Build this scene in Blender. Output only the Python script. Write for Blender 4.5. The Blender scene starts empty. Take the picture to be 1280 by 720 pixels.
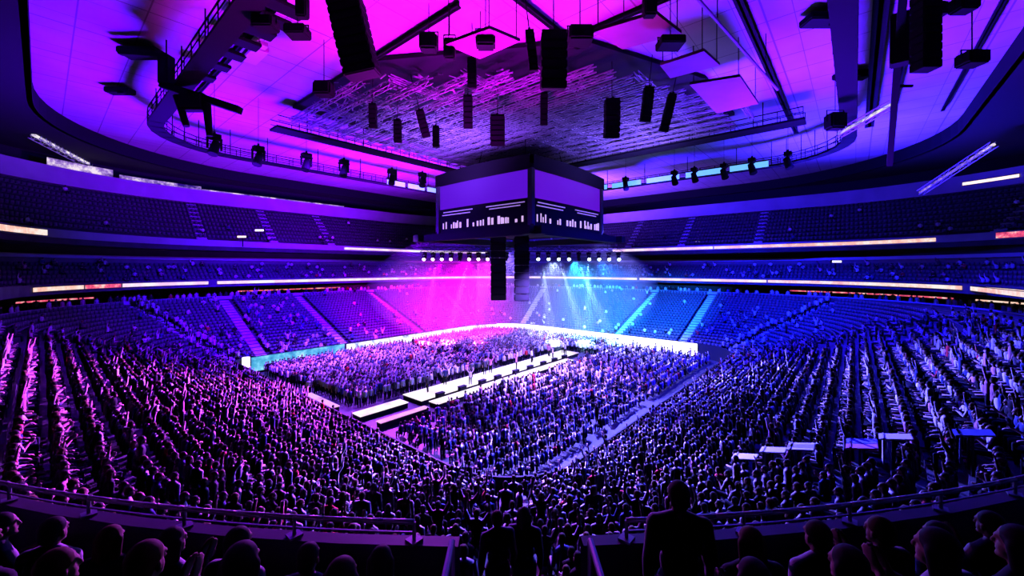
import bpy, bmesh, math, random
import numpy as np
from mathutils import Vector, Matrix
random.seed(7)
rng = np.random.default_rng(7)
PI = math.pi
sc = bpy.context.scene
COL = sc.collection

# ------------------------------------------------------------------ camera
EYE = 13.0            # eye height above the event floor, metres
FPX = 503.0           # focal length in pixels of a 1280 px wide frame
HOR = 335.0
FW = Vector((0.760, 0.649, 0)).normalized()      # view direction in plan
RT = Vector((FW.y, -FW.x, 0))                    # right of the view
def P(px, py, d):
    "point at depth d (metres along the view) that projects near a pixel"
    q = FW * d + RT * ((px - 640) / FPX * d)
    return Vector((q.x, q.y, EYE - (py - HOR) / FPX * d))
def Pz(px, py, z):
    return P(px, py, (EYE - z) * FPX / (py - HOR))
def proj(p):
    d = p[0] * FW.x + p[1] * FW.y
    l = p[0] * RT.x + p[1] * RT.y
    if d < 0.05: return (-9999, -9999, d)
    return (640 + l / d * FPX, HOR + (EYE - p[2]) / d * FPX, d)
cam_d = bpy.data.cameras.new('camera'); cam = bpy.data.objects.new('camera', cam_d); COL.objects.link(cam)
cam.location = (0, 0, EYE)
cam.rotation_euler = (PI / 2, 0, math.atan2(FW.y, FW.x) - PI / 2)
cam_d.sensor_width = 36; cam_d.lens = 36 * FPX / 1280
cam_d.shift_y = -(360 - HOR) / 1280
cam_d.clip_start = 0.1; cam_d.clip_end = 400
sc.camera = cam
sc.view_settings.view_transform = 'Standard'; sc.view_settings.look = 'None'
sc.view_settings.gamma = 1; sc.view_settings.use_curve_mapping = False
sc.view_settings.exposure = 0.0
w = bpy.data.worlds.new('World'); sc.world = w; w.use_nodes = True
w.node_tree.nodes['Background'].inputs[0].default_value = (0.02, 0.01, 0.10, 1)
w.node_tree.nodes['Background'].inputs[1].default_value = 0.02
try:
    sc.cycles.use_denoising = True
    sc.cycles.max_bounces = 4; sc.cycles.diffuse_bounces = 0; sc.cycles.glossy_bounces = 2
    sc.cycles.transparent_max_bounces = 8; sc.cycles.volume_bounces = 0
    sc.cycles.caustics_reflective = False; sc.cycles.caustics_refractive = False
    sc.cycles.sample_clamp_indirect = 4
except Exception: pass

# ------------------------------------------------------------------ materials
def mat(name, col, rough=0.7, metal=0.0, emit=None, estr=0.0, noise=0.0, nscale=3.0, spec=0.3):
    m = bpy.data.materials.new(name); m.use_nodes = True
    nt = m.node_tree; b = nt.nodes['Principled BSDF']
    b.inputs['Base Color'].default_value = (*col, 1); b.inputs['Roughness'].default_value = rough
    b.inputs['Metallic'].default_value = metal
    b.inputs['Specular IOR Level'].default_value = spec
    if emit: 
        b.inputs['Emission Color'].default_value = (*emit, 1); b.inputs['Emission Strength'].default_value = estr
    if noise:
        tc = nt.nodes.new('ShaderNodeTexCoord'); n = nt.nodes.new('ShaderNodeTexNoise'); n.inputs['Scale'].default_value = nscale
        n.inputs['Detail'].default_value = 4
        r = nt.nodes.new('ShaderNodeMapRange'); r.inputs[1].default_value = 0.3; r.inputs[2].default_value = 0.7
        r.inputs[3].default_value = 1 - noise; r.inputs[4].default_value = 1 + noise
        mx = nt.nodes.new('ShaderNodeVectorMath'); mx.operation = 'SCALE'; mx.inputs[0].default_value = col
        nt.links.new(tc.outputs['Object'], n.inputs['Vector']); nt.links.new(n.outputs['Fac'], r.inputs[0])
        nt.links.new(r.outputs[0], mx.inputs['Scale']); nt.links.new(mx.outputs[0], b.inputs['Base Color'])
    return m
M = {}
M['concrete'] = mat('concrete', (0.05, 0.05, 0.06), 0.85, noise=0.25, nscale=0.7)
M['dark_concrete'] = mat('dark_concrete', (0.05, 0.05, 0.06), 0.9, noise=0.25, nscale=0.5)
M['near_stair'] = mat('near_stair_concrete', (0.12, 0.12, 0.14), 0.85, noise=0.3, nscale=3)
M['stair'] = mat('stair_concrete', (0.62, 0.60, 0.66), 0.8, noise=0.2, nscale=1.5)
M['seat'] = mat('seat_plastic', (0.065, 0.065, 0.085), 0.6)
M['black'] = mat('black_metal', (0.006, 0.006, 0.008), 0.7, spec=0.1)
M['truss'] = mat('aluminium_truss', (0.42, 0.40, 0.46), 0.6, 0.1)
M['catwalk'] = mat('catwalk_steel', (0.009, 0.009, 0.014), 0.8, spec=0.1)
M['fascia'] = mat('fascia_panel', (0.42, 0.40, 0.46), 0.6, noise=0.12, nscale=0.4)
M['rail'] = mat('brushed_rail', (0.30, 0.30, 0.36), 0.4, 0.4)
M['parapet'] = mat('parapet_panel', (0.08, 0.08, 0.10), 0.55, noise=0.2, nscale=1.2)
M['floor'] = mat('event_floor', (0.016, 0.016, 0.024), 0.7, noise=0.3, nscale=0.3)
M['panel_pink'] = mat('acoustic_panel', (0.40, 0.24, 0.32), 0.8, noise=0.1, nscale=0.5)
M['unit_grey'] = mat('duct_sheet_metal', (0.75, 0.80, 0.72), 0.5)
M['wall'] = mat('outer_wall', (0.012, 0.012, 0.018), 0.9)
M['skin'] = mat('skin', (0.55, 0.36, 0.28), 0.7, spec=0.12)
M['lens_pink'] = mat('lamp_lens_pink', (0.9, 0.6, 0.8), 0.3, emit=(1.0, 0.45, 0.85), estr=14)
M['lens_blue'] = mat('lamp_lens_blue', (0.7, 0.8, 1.0), 0.3, emit=(0.55, 0.8, 1.0), estr=12)
M['glow_white'] = mat('white_screen', (0.9, 0.9, 0.95), 0.5, emit=(1.0, 0.93, 1.0), estr=1.6)
M['glow_warm'] = mat('warm_lamp', (0.9, 0.8, 0.7), 0.5, emit=(1.0, 0.72, 0.45), estr=1.5)
M['glow_red'] = mat('red_lamp', (0.9, 0.3, 0.3), 0.5, emit=(1.0, 0.10, 0.16), estr=1.3)
M['glow_cyan'] = mat('cyan_lamp', (0.4, 0.8, 0.9), 0.5, emit=(0.16, 0.52, 1.0), estr=1.1)

def obj_color_mat(name, rough=0.85):
    m = bpy.data.materials.new(name); m.use_nodes = True; nt = m.node_tree
    b = nt.nodes['Principled BSDF']; b.inputs['Roughness'].default_value = rough; b.inputs['Specular IOR Level'].default_value = 0.08
    oi = nt.nodes.new('ShaderNodeObjectInfo'); nt.links.new(oi.outputs['Color'], b.inputs['Base Color'])
    return m
M['cloth'] = obj_color_mat('cloth')
M['hair'] = obj_color_mat('hair', 0.7)
def attr_mat(name, attr='tint', rough=0.8):
    m = bpy.data.materials.new(name); m.use_nodes = True; nt = m.node_tree
    b = nt.nodes['Principled BSDF']; b.inputs['Roughness'].default_value = rough; b.inputs['Specular IOR Level'].default_value = 0.08
    a = nt.nodes.new('ShaderNodeAttribute'); a.attribute_name = attr
    nt.links.new(a.outputs['Color'], b.inputs['Base Color'])
    return m
M['crowd'] = attr_mat('crowd_clothes')

def screen_mat(name, stops, scale, estr, dirx=(1, 0, 0), dark=0.35):
    "LED screen: blocks of light that change along it"
    m = bpy.data.materials.new(name); m.use_nodes = True; nt = m.node_tree
    b = nt.nodes['Principled BSDF']; b.inputs['Base Color'].default_value = (0.02, 0.02, 0.02, 1)
    tc = nt.nodes.new('ShaderNodeTexCoord')
    n = nt.nodes.new('ShaderNodeTexNoise'); n.inputs['Scale'].default_value = scale; n.inputs['Detail'].default_value = 5
    n.inputs['Roughness'].default_value = 0.7
    cr = nt.nodes.new('ShaderNodeValToRGB'); cr.color_ramp.interpolation = 'LINEAR'
    el = cr.color_ramp.elements
    el[0].position = stops[0][0]; el[0].color = (*stops[0][1], 1)
    el[1].position = stops[-1][0]; el[1].color = (*stops[-1][1], 1)
    for p, c in stops[1:-1]:
        e = el.new(p); e.color = (*c, 1)
    nt.links.new(tc.outputs['Object'], n.inputs['Vector']); nt.links.new(n.outputs['Fac'], cr.inputs[0])
    nt.links.new(cr.outputs[0], b.inputs['Emission Color']); b.inputs['Emission Strength'].default_value = estr
    return m
M['board_teal'] = screen_mat('board_teal', [(0.30, (0.01, 0.10, 0.35)), (0.48, (0.05, 0.45, 0.62)), (0.60, (0.25, 0.75, 0.9)), (0.70, (0.9, 0.95, 1.0))], 0.55, 1.0)
M['board_mixed'] = screen_mat('board_mixed', [(0.33, (0.03, 0.05, 0.35)), (0.43, (0.5, 0.6, 0.8)), (0.50, (0.95, 0.93, 0.95)), (0.75, (1, 1, 1))], 0.8, 1.25)
M['board_white'] = screen_mat('board_white', [(0.22, (0.5, 0.6, 0.95)), (0.36, (1.0, 0.97, 0.95)), (0.75, (1, 1, 1))], 0.7, 2.0)
M['ribbon'] = screen_mat('ribbon_white', [(0.25, (0.55, 0.3, 0.8)), (0.45, (1.0, 0.62, 0.85)), (0.58, (1, 0.9, 1.0)), (0.8, (1, 1, 1))], 0.25, 1.1)
M['ribbon_warm'] = screen_mat('ribbon_warm', [(0.25, (0.7, 0.25, 0.25)), (0.45, (1.0, 0.55, 0.40)), (0.58, (1, 0.85, 0.75)), (0.8, (1, 1, 1))], 0.4, 1.0)
M['ribbon_red'] = screen_mat('ribbon_red', [(0.3, (0.3, 0.02, 0.1)), (0.5, (1.0, 0.10, 0.20)), (0.65, (1, 0.7, 0.6)), (0.8, (1, 0.9, 0.9))], 1.2, 1.0)
M['slot'] = screen_mat('lit_gallery', [(0.38, (0.01, 0.005, 0.10)), (0.50, (0.35, 0.2, 0.6)), (0.60, (1.0, 0.85, 0.9)), (0.75, (1, 0.95, 0.9))], 0.5, 0.9)
M['slot_bright'] = screen_mat('truss_glow', [(0.35, (0.05, 0.02, 0.2)), (0.47, (0.6, 0.5, 0.75)), (0.55, (1.0, 0.9, 0.95)), (0.75, (1, 0.95, 0.9))], 0.9, 0.9)
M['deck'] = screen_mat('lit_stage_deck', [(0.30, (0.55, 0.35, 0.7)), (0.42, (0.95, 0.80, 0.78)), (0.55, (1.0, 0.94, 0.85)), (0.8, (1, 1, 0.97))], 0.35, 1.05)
M['glow_pink'] = screen_mat('pink_glow', [(0.30, (0.35, 0.1, 0.5)), (0.5, (0.95, 0.45, 0.75)), (0.8, (1, 0.8, 0.85))], 0.6, 0.8)  # pink glow for the lit walkway and the light on the floor

def ceiling_mat():
    m = bpy.data.materials.new('ceiling_panels'); m.use_nodes = True; nt = m.node_tree
    b = nt.nodes['Principled BSDF']; b.inputs['Roughness'].default_value = 0.8
    tc = nt.nodes.new('ShaderNodeTexCoord')
    sep = nt.nodes.new('ShaderNodeSeparateXYZ'); nt.links.new(tc.outputs['Object'], sep.inputs[0])
    def line(axis, period, width, off=0.0):
        a = nt.nodes.new('ShaderNodeMath'); a.operation = 'ADD'; a.inputs[1].default_value = off + 200
        nt.links.new(sep.outputs[axis], a.inputs[0])
        d = nt.nodes.new('ShaderNodeMath'); d.operation = 'MODULO'; d.inputs[1].default_value = period
        nt.links.new(a.outputs[0], d.inputs[0])
        l = nt.nodes.new('ShaderNodeMath'); l.operation = 'LESS_THAN'; l.inputs[1].default_value = width
        nt.links.new(d.outputs[0], l.inputs[0]); return l.outputs[0]
    def mx(a, bb):
        n = nt.nodes.new('ShaderNodeMath'); n.operation = 'MAXIMUM'; nt.links.new(a, n.inputs[0]); nt.links.new(bb, n.inputs[1]); return n.outputs[0]
    seam = mx(mx(line(0, 3.1, 0.09), line(1, 6.2, 0.12)), line(1, 3.1, 0.05, 1.55))
    no = nt.nodes.new('ShaderNodeTexNoise'); no.inputs['Scale'].default_value = 0.25; nt.links.new(tc.outputs['Object'], no.inputs['Vector'])
    r1 = nt.nodes.new('ShaderNodeMapRange'); r1.inputs[1].default_value = 0.3; r1.inputs[2].default_value = 0.7; r1.inputs[3].default_value = 0.50; r1.inputs[4].default_value = 0.64
    nt.links.new(no.outputs['Fac'], r1.inputs[0])
    mm = nt.nodes.new('ShaderNodeMapRange'); mm.inputs[3].default_value = 1.0; mm.inputs[4].default_value = 0.45; nt.links.new(seam, mm.inputs[0])
    mu = nt.nodes.new('ShaderNodeMath'); mu.operation = 'MULTIPLY'; nt.links.new(r1.outputs[0], mu.inputs[0]); nt.links.new(mm.outputs[0], mu.inputs[1])
    co = nt.nodes.new('ShaderNodeCombineColor')
    for i in range(3): nt.links.new(mu.outputs[0], co.inputs[i])
    nt.links.new(co.outputs[0], b.inputs['Base Color'])
    return m
M['ceiling'] = ceiling_mat()

# ------------------------------------------------------------------ mesh helpers
class MB:
    def __init__(s): s.v = []; s.f = []; s.mi = []; s.cur = 0
    def add(s, vs, fs):
        b = len(s.v); s.v += [tuple(p) for p in vs]; s.f += [tuple(i + b for i in f) for f in fs]; s.mi += [s.cur] * len(fs); return s
    def box(s, c, size, mtx=None):
        hx, hy, hz = size[0] / 2, size[1] / 2, size[2] / 2
        vs = [Vector((x, y, z)) for x in (-hx, hx) for y in (-hy, hy) for z in (-hz, hz)]
        if mtx: vs = [mtx @ p for p in vs]
        c = Vector(c); vs = [p + c for p in vs]
        return s.add(vs, [(0, 1, 3, 2), (4, 6, 7, 5), (0, 4, 5, 1), (2, 3, 7, 6), (0, 2, 6, 4), (1, 5, 7, 3)])
    def bevbox(s, c, size, bev, mtx=None):
        bm = bmesh.new(); bmesh.ops.create_cube(bm, size=1)
        bmesh.ops.scale(bm, vec=size, verts=bm.verts)
        bmesh.ops.bevel(bm, geom=bm.edges[:], offset=bev, segments=2, affect='EDGES')
        return s.from_bm(bm, c, mtx)
    def from_bm(s, bm, c=(0, 0, 0), mtx=None):
        bm.verts.ensure_lookup_table(); c = Vector(c)
        vs = [((mtx @ v.co) if mtx else v.co) + c for v in bm.verts]
        fs = [tuple(v.index for v in f.verts) for f in bm.faces]; bm.free(); return s.add(vs, fs)
    def bar(s, a, b, wd, ht=None):
        a = Vector(a); b = Vector(b); d = b - a; L = d.length
        if L < 1e-6: return s
        m = d.to_track_quat('X', 'Z').to_matrix()
        return s.box((a + b) / 2, (L, wd, ht or wd), m)
    def cyl(s, a, b, r0, r1=None, n=10):
        a = Vector(a); b = Vector(b); d = b - a; m = d.to_track_quat('Z', 'Y').to_matrix(); r1 = r0 if r1 is None else r1
        vs = []
        for k in range(n):
            t = 2 * PI * k / n; vs.append(a + m @ Vector((r0 * math.cos(t), r0 * math.sin(t), 0)))
        for k in range(n):
            t = 2 * PI * k / n; vs.append(b + m @ Vector((r1 * math.cos(t), r1 * math.sin(t), 0)))
        fs = [(k, (k + 1) % n, n + (k + 1) % n, n + k) for k in range(n)] + [tuple(range(n - 1, -1, -1)), tuple(range(n, 2 * n))]
        return s.add(vs, fs)
    def sweep(s, samples, profile, closed=True):
        "carry an (offset, z) profile along (base, normal) samples"
        n = len(samples); m = len(profile)
        vs = [(b[0] + o * nn[0], b[1] + o * nn[1], z) for b, nn in samples for o, z in profile]
        fs = []
        for i in range(n if closed else n - 1):
            j = (i + 1) % n
            for k in range(m - 1):
                fs.append((i * m + k, j * m + k, j * m + k + 1, i * m + k + 1))
        return s.add(vs, fs)
    def truss(s, a, b, w=0.5, bay=1.0, th=0.06):
        a = Vector(a); b = Vector(b); d = (b - a); L = d.length; d.normalize()
        side = d.cross(Vector((0, 0, 1))); 
        if side.length < 1e-3: side = Vector((1, 0, 0))
        side.normalize(); up = side.cross(d)
        h = w / 2; cs = [side * sx * h + up * sz * h for sx, sz in ((-1, -1), (1, -1), (1, 1), (-1, 1))]
        for c in cs: s.bar(a + c, b + c, th)
        n = max(2, int(L / bay))
        for i in range(n):
            p = a + d * (L * i / n); q = a + d * (L * (i + 1) / n)
            for k in range(4):
                c0, c1 = cs[k], cs[(k + 1) % 4]
                if i % 2: c0, c1 = c1, c0
                s.bar(p + c0, q + c1, th * 0.6)
        return s
    def mesh(s, name, mats):
        me = bpy.data.meshes.new(name); me.from_pydata(s.v, [], s.f)
        for mm in (mats if isinstance(mats, (list, tuple)) else [mats]): me.materials.append(mm)
        if any(s.mi): me.polygons.foreach_set('material_index', s.mi)
        me.update(); return me
    def build(s, name, mats, parent=None, loc=None, smooth=False):
        c = Vector(loc) if loc is not None else None
        if c is not None: s.v = [tuple(Vector(p) - c) for p in s.v]
        me = s.mesh(name, mats)
        if smooth: me.shade_smooth()
        o = bpy.data.objects.new(name, me); COL.objects.link(o)
        if parent is not None:
            o.parent = parent
        elif c is not None: o.location = c
        return o
def tag(o, label=None, cat=None, group=None, kind=None):
    if label: o['label'] = label
    if cat: o['category'] = cat
    if group: o['group'] = group
    if kind: o['kind'] = kind
    return o
def struct(o): o['kind'] = 'structure'; return o
def empty(name, loc, label, cat, group=None, rz=0, rot=None):
    o = bpy.data.objects.new(name, None); COL.objects.link(o); o.location = loc
    o.rotation_euler = rot if rot else (0, 0, rz); o.empty_display_size = 0.3
    return tag(o, label, cat, group)
def part(mb, name, m, parent, loc=(0, 0, 0), smooth=False):
    o = mb.build(name, m, parent, smooth=smooth); o.location = loc; return o
ONES = 'zero first second third fourth fifth sixth seventh eighth ninth tenth eleventh twelfth thirteenth fourteenth fifteenth sixteenth seventeenth eighteenth nineteenth'.split()
TENS = {20: 'twenty', 30: 'thirty', 40: 'forty', 50: 'fifty', 60: 'sixty', 70: 'seventy', 80: 'eighty', 90: 'ninety'}
def ordinal(n):
    if n < 20: return ONES[n]
    t = n // 10 * 10
    if n == t: return TENS[t][:-1] + 'ieth'
    return TENS[t] + '-' + ONES[n - t]

# ------------------------------------------------------------------ plan of the hall: rounded rectangle round the event floor
U0, U1, V0, V1 = 14.8, 62.0, 12.1, 56.5
CR = {'N': 5.0, 'R': 5.5, 'F': 10.0, 'L': 1.5}
def make_path(u0, u1, v0, v1, rN, rR, rF, rL):
    "segments in order, anticlockwise: near-right side, R corner, far-right side, F, far-left side, L, near-left side, N"
    return [('line', (u0 + rN, v0), (u1 - rR, v0), (0, -1), 'right'),
            ('arc', (u1 - rR, v0 + rR), rR, -PI / 2, 0, 'R'),
            ('line', (u1, v0 + rR), (u1, v1 - rF), (1, 0), 'farright'),
            ('arc', (u1 - rF, v1 - rF), rF, 0, PI / 2, 'F'),
            ('line', (u1 - rF, v1), (u0 + rL, v1), (0, 1), 'farleft'),
            ('arc', (u0 + rL, v1 - rL), rL, PI / 2, PI, 'L'),
            ('line', (u0, v1 - rL), (u0, v0 + rN), (-1, 0), 'left'),
            ('arc', (u0 + rN, v0 + rN), rN, PI, 3 * PI / 2, 'N')]
PATH = make_path(U0, U1, V0, V1, CR['N'], CR['R'], CR['F'], CR['L'])
def samples_of(path, narc=18, only=None, nline=1):
    out = []
    for sg in path:
        if only and sg[-1] not in only: continue
        if sg[0] == 'line':
            for i in range(nline + (1 if only else 0)):
                t = i / nline; out.append(((sg[1][0] + (sg[2][0] - sg[1][0]) * t, sg[1][1] + (sg[2][1] - sg[1][1]) * t), sg[3]))
        else:
            _, c, r, a0, a1, _n = sg
            for i in range(narc + (1 if only else 0)):
                a = a0 + (a1 - a0) * i / narc; n = (math.cos(a), math.sin(a)); out.append(((c[0] + r * n[0], c[1] + r * n[1]), n))
    return out
RING = samples_of(PATH)
# middle tier: the right stand is deeper past the camera's corner; upper tier: deeper still
EM = 6.4
MPATH = [('line', (24.0, V0 - EM), (U1 - 5.5, V0 - EM), (0, -1), 'right'), ('arc', (U1 - 5.5, V0 - EM + 5.5), 5.5, -PI / 2, 0, 'R'),
         ('line', (U1, V0 - EM + 5.5), (U1, V1 - 10), (1, 0), 'farright'), PATH[3], ('line', (U1 - 10, V1), (U0 + 1.5, V1), (0, 1), 'farleft'),
         ('arc', (U0 + 1.5, V1 - 1.5), 1.5, PI / 2, PI, 'L'), ('line', (U0, V1 - 1.5), (U0, V0 + 5), (-1, 0), 'left'), PATH[7]]
MFAR = samples_of(MPATH, only=('right', 'R', 'farright', 'F', 'farleft', 'L'))
UPATH = make_path(U0, U1, V0 - 13.0, V1, 5, 5.5, 10, 3)
URING = samples_of(UPATH)
def along(path, o, step, only=None):
    "points spaced along the ring at outward offset o: (segment, x, y, nx, ny, distance along segment, segment length)"
    for sg in path:
        if only and sg[-1] not in only: continue
        if sg[0] == 'line':
            p, q, n = Vector(sg[1]), Vector(sg[2]), sg[3]; L = (q - p).length; k = int(L / step)
            for i in range(k):
                t = (i + 0.5) / k; c = p + (q - p) * t
                yield sg[-1], c.x + n[0] * o, c.y + n[1] * o, n[0], n[1], L * t, L
        else:
            _, c, r, a0, a1, nm = sg; R = r + o; L = R * (a1 - a0); k = max(1, int(L / step))
            for i in range(k):
                a = a0 + (a1 - a0) * (i + 0.5) / k; n = (math.cos(a), math.sin(a))
                yield nm, c[0] + R * n[0], c[1] + R * n[1], n[0], n[1], R * (a - a0), L
# stands
BZ0, BT, BR, BN = 1.3, 0.85, 0.322, 21                 # lower bowl: first tread height, tread, riser, rows
TOP_O, TOP_Z = 0.3 + BT * BN, BZ0 + BR * BN
def bowl_prof():
    pr = [(0.12, 0.0), (0.12, BZ0), (0.3, BZ0)]
    for i in range(BN):
        o = 0.3 + BT * i; z = BZ0 + BR * i; pr += [(o, z), (o + BT, z)]
        if i < BN - 1: pr.append((o + BT, z + BR))
    pr += [(TOP_O, TOP_Z + 0.55), (TOP_O + 0.15, TOP_Z + 0.55), (TOP_O + 0.15, TOP_Z - 0.4), (24.5, TOP_Z - 0.4)]
    return pr
struct(MB().add([(U0 - 30, V0 - 30, 0), (U1 + 30, V0 - 30, 0), (U1 + 30, V1 + 30, 0), (U0 - 30, V1 + 30, 0)], [(0, 1, 2, 3)]).build('floor', M['floor']))
struct(MB().sweep(RING, bowl_prof()).build('floor_lower_bowl', M['concrete']))
struct(MB().sweep(RING, [(0.11, 0.0), (0.0, 0.0), (0.0, BZ0 + 0.75), (0.11, BZ0 + 0.75), (0.11, BZ0 - 0.1)]).build('trim_bowl_front', mat('bowl_front', (0.02, 0.02, 0.03), 0.8, spec=0.1)))
T2O, T2F, T2T, T2R, T2N = 17.3, 9.5, 0.85, 0.5, 5
T2S, FUP = 18.35, 0.85        # where the second row starts; the far part of this tier stands higher
def tier2_prof(up=0.0):
    pr = [(24.5, 9.3), (T2O, 9.3), (T2O, 10.42), (T2O + 0.14, 10.42), (T2O + 0.14, T2F), (T2S, T2F)]
    for i in range(1, T2N + 1):
        o = T2S + T2T * (i - 1); z = T2F + T2R * i; pr += [(o, z), (o + T2T, z)]
    pr += [(T2S + T2T * T2N, 13.4), (24.5, 13.4)]
    return [(o, z + up) for o, z in pr]
GAP = 0.026
NCt = (U0 + 5, V0 + 5); ANG = math.atan2(-NCt[1] + RT.y * 0.12, -NCt[0] + RT.x * 0.12)
def n_arc(a0, a1, n): return [((NCt[0] + 5 * math.cos(a0 + (a1 - a0) * i / n), NCt[1] + 5 * math.sin(a0 + (a1 - a0) * i / n)), (math.cos(a0 + (a1 - a0) * i / n), math.sin(a0 + (a1 - a0) * i / n))) for i in range(n + 1)]
ANGp = ANG % (2 * PI)
mb = MB().sweep(n_arc(ANGp + GAP, 1.5 * PI, 14) + [((24.0, V0 - EM), (0, -1))], tier2_prof(), closed=False)
mb.sweep([((U0, V1 - 1.5), (-1, 0))] + n_arc(PI, ANGp - GAP, 14), tier2_prof(), closed=False)
mb.sweep(MFAR, tier2_prof(FUP), closed=False)
mb.sweep(n_arc(ANGp - GAP, ANGp + GAP, 2), [q for q in tier2_prof() if not (q[1] == 10.42)], closed=False)
struct(mb.build('floor_middle_tier', M['parapet']))
# gallery that fills between the lower bowl and the deeper right part
EXR = 7
def ex_row(k): return V0 - TOP_O - 0.15 - EM * k / EXR, TOP_Z + 0.07 * k
mb = MB(); RA = PATH[1]; sA = [((19.8, V0), (0, -1)), ((24.0, V0), (0, -1))] + samples_of(PATH, only=('R',)); sB = [((19.8, V0), (0, -1)), ((24.0, V0 - EM), (0, -1))] + samples_of(MPATH, only=('R',))
vv = []
for (b0, n0), (b1, n1) in zip(sA, sB):
    p0 = Vector((b0[0] + n0[0] * (TOP_O + 0.15), b0[1] + n0[1] * (TOP_O + 0.15))); p1 = Vector((b1[0] + n1[0] * (TOP_O + 0.15), b1[1] + n1[1] * (TOP_O + 0.15)))
    for k in range(EXR):
        for kk in (k, k + 1): q = p0.lerp(p1, kk / EXR); vv.append((q.x, q.y, TOP_Z + 0.07 * k))
m2 = 2 * EXR
mb.add(vv, [(i * m2 + k, (i + 1) * m2 + k, (i + 1) * m2 + k + 1, i * m2 + k + 1) for i in range(len(sA) - 1) for k in range(m2 - 1)])
struct(mb.build('floor_bowl_gallery', M['concrete']))
struct(MB().sweep(MFAR, [(24.5, TOP_Z - 0.4), (TOP_O, TOP_Z - 0.4)], closed=False).build('floor_concourse', M['dark_concrete']))
struct(MB().sweep(MFAR, [(24.5, TOP_Z - 0.4), (24.5, 16.0)], closed=False).build('wall_concourse', M['dark_concrete']))
T3O, T3Z, T3T, T3R, T3N = 18.5, 16.6, 0.85, 0.72, 10
def tier3_prof():
    pr = [(24.5, 15.7), (T3O, 15.7), (T3O, 17.3), (T3O + 0.15, 17.3), (T3O + 0.15, T3Z), (T3O + 0.6, T3Z)]
    for i in range(1, T3N):
        o = T3O + 0.6 + T3T * (i - 1); z = T3Z + T3R * i; pr += [(o, z), (o + T3T, z)]
    o = T3O + 0.6 + T3T * (T3N - 1)
    pr += [(o, 25.0), (31, 25.0)]
    return pr
struct(MB().sweep(URING, tier3_prof()).build('floor_upper_tier', M['concrete']))
struct(MB().sweep(URING, [(27.5, 25.9), (25.9, 25.9), (25.9, 23.7), (27.5, 23.7)]).build('trim_upper_fascia', M['fascia']))
struct(MB().sweep(URING, [(T3O - 0.01, 17.28), (T3O - 0.05, 17.28), (T3O - 0.05, 16.35), (T3O - 0.01, 16.35)]).build('trim_upper_balcony', M['fascia']))
struct(MB().sweep(MFAR, [(TOP_O + 0.16, TOP_Z + 0.57), (TOP_O - 0.06, TOP_Z + 0.57), (TOP_O - 0.06, TOP_Z + 0.10), (TOP_O, TOP_Z + 0.10)], closed=False).build('trim_bowl_top', M['fascia']))
struct(MB().sweep(MFAR, [(T2S + T2T * T2N - 0.2, 14.7), (T2S + T2T * T2N - 0.2, 14.25), (T2S + T2T * T2N, 14.25)], closed=False).build('trim_suite_ledge', M['fascia']))
struct(MB().sweep(URING, [(31, 20), (31, 29)]).build('wall_outer', M['wall']))
# ceiling, bulkhead at its rim, dark soffit beyond
CE = make_path(-0.5, 92.0, -9.0, 83.0, 16, 26, 26, 26)
CS = samples_of(CE); CZ = 30.0
struct(MB().add([(b[0], b[1], CZ) for b, n in CS], [tuple(range(len(CS)))]).build('ceiling', M['ceiling']))
struct(MB().sweep(CS, [(0, CZ + 0.2), (0, 28.3), (0.35, 28.3), (0.35, CZ + 0.2)]).build('trim_ceiling_rim', M['catwalk']))
n_ = len(CS); so = [(b[0], b[1], 28.3) for b, n in CS] + [(b[0] + n[0] * 40, b[1] + n[1] * 40, 28.3) for b, n in CS]
struct(MB().add(so, [(i, (i + 1) % n_, n_ + (i + 1) % n_, n_ + i) for i in range(n_)]).build('ceiling_soffit', M['wall']))
# the open dark roof above the rigging
RC = [(17, 44.5), (17, 30), (26, 15), (38, 10.0), (49, 10.0), (49, 44.5)]
struct(MB().add([(x, y, z) for z in (29.6, 29.9) for x, y in RC], [tuple(range(6)), tuple(range(11, 5, -1))] + [(i, (i + 1) % 6, 6 + (i + 1) % 6, 6 + i) for i in range(6)]).build('ceiling_recess', M['wall']))

# ------------------------------------------------------------------ aisles of the far stands
def aisle_pts(kind, x, path=None):
    if kind == 'farleft': return Vector((x, V1, 0)), Vector((0, 1, 0))
    if kind == 'farright': return Vector((U1, x, 0)), Vector((1, 0, 0))
    for sg in (path or PATH):
        if sg[-1] == kind:
            n = Vector((math.cos(x), math.sin(x), 0)); return Vector((sg[1][0], sg[1][1], 0)) + n * sg[2], n
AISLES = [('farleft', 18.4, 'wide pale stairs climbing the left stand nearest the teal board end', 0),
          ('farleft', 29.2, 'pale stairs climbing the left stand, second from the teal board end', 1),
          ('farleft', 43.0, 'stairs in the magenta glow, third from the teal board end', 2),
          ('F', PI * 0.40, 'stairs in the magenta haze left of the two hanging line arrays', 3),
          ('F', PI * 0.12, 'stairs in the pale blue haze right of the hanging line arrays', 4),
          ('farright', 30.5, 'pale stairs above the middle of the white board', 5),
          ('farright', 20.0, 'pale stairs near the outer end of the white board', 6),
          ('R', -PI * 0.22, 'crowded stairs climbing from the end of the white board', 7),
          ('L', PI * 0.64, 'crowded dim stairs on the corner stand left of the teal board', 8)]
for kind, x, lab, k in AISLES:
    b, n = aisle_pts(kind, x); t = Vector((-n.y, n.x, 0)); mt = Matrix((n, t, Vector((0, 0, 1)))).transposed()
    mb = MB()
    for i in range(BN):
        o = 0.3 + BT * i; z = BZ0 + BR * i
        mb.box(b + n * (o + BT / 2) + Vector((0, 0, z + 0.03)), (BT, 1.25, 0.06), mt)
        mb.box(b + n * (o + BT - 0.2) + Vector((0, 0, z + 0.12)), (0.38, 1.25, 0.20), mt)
    tag(mb.build('aisle_stairs', M['stair'], loc=b), lab, 'stairs', 'aisle stairs of the lower stands')
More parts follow.
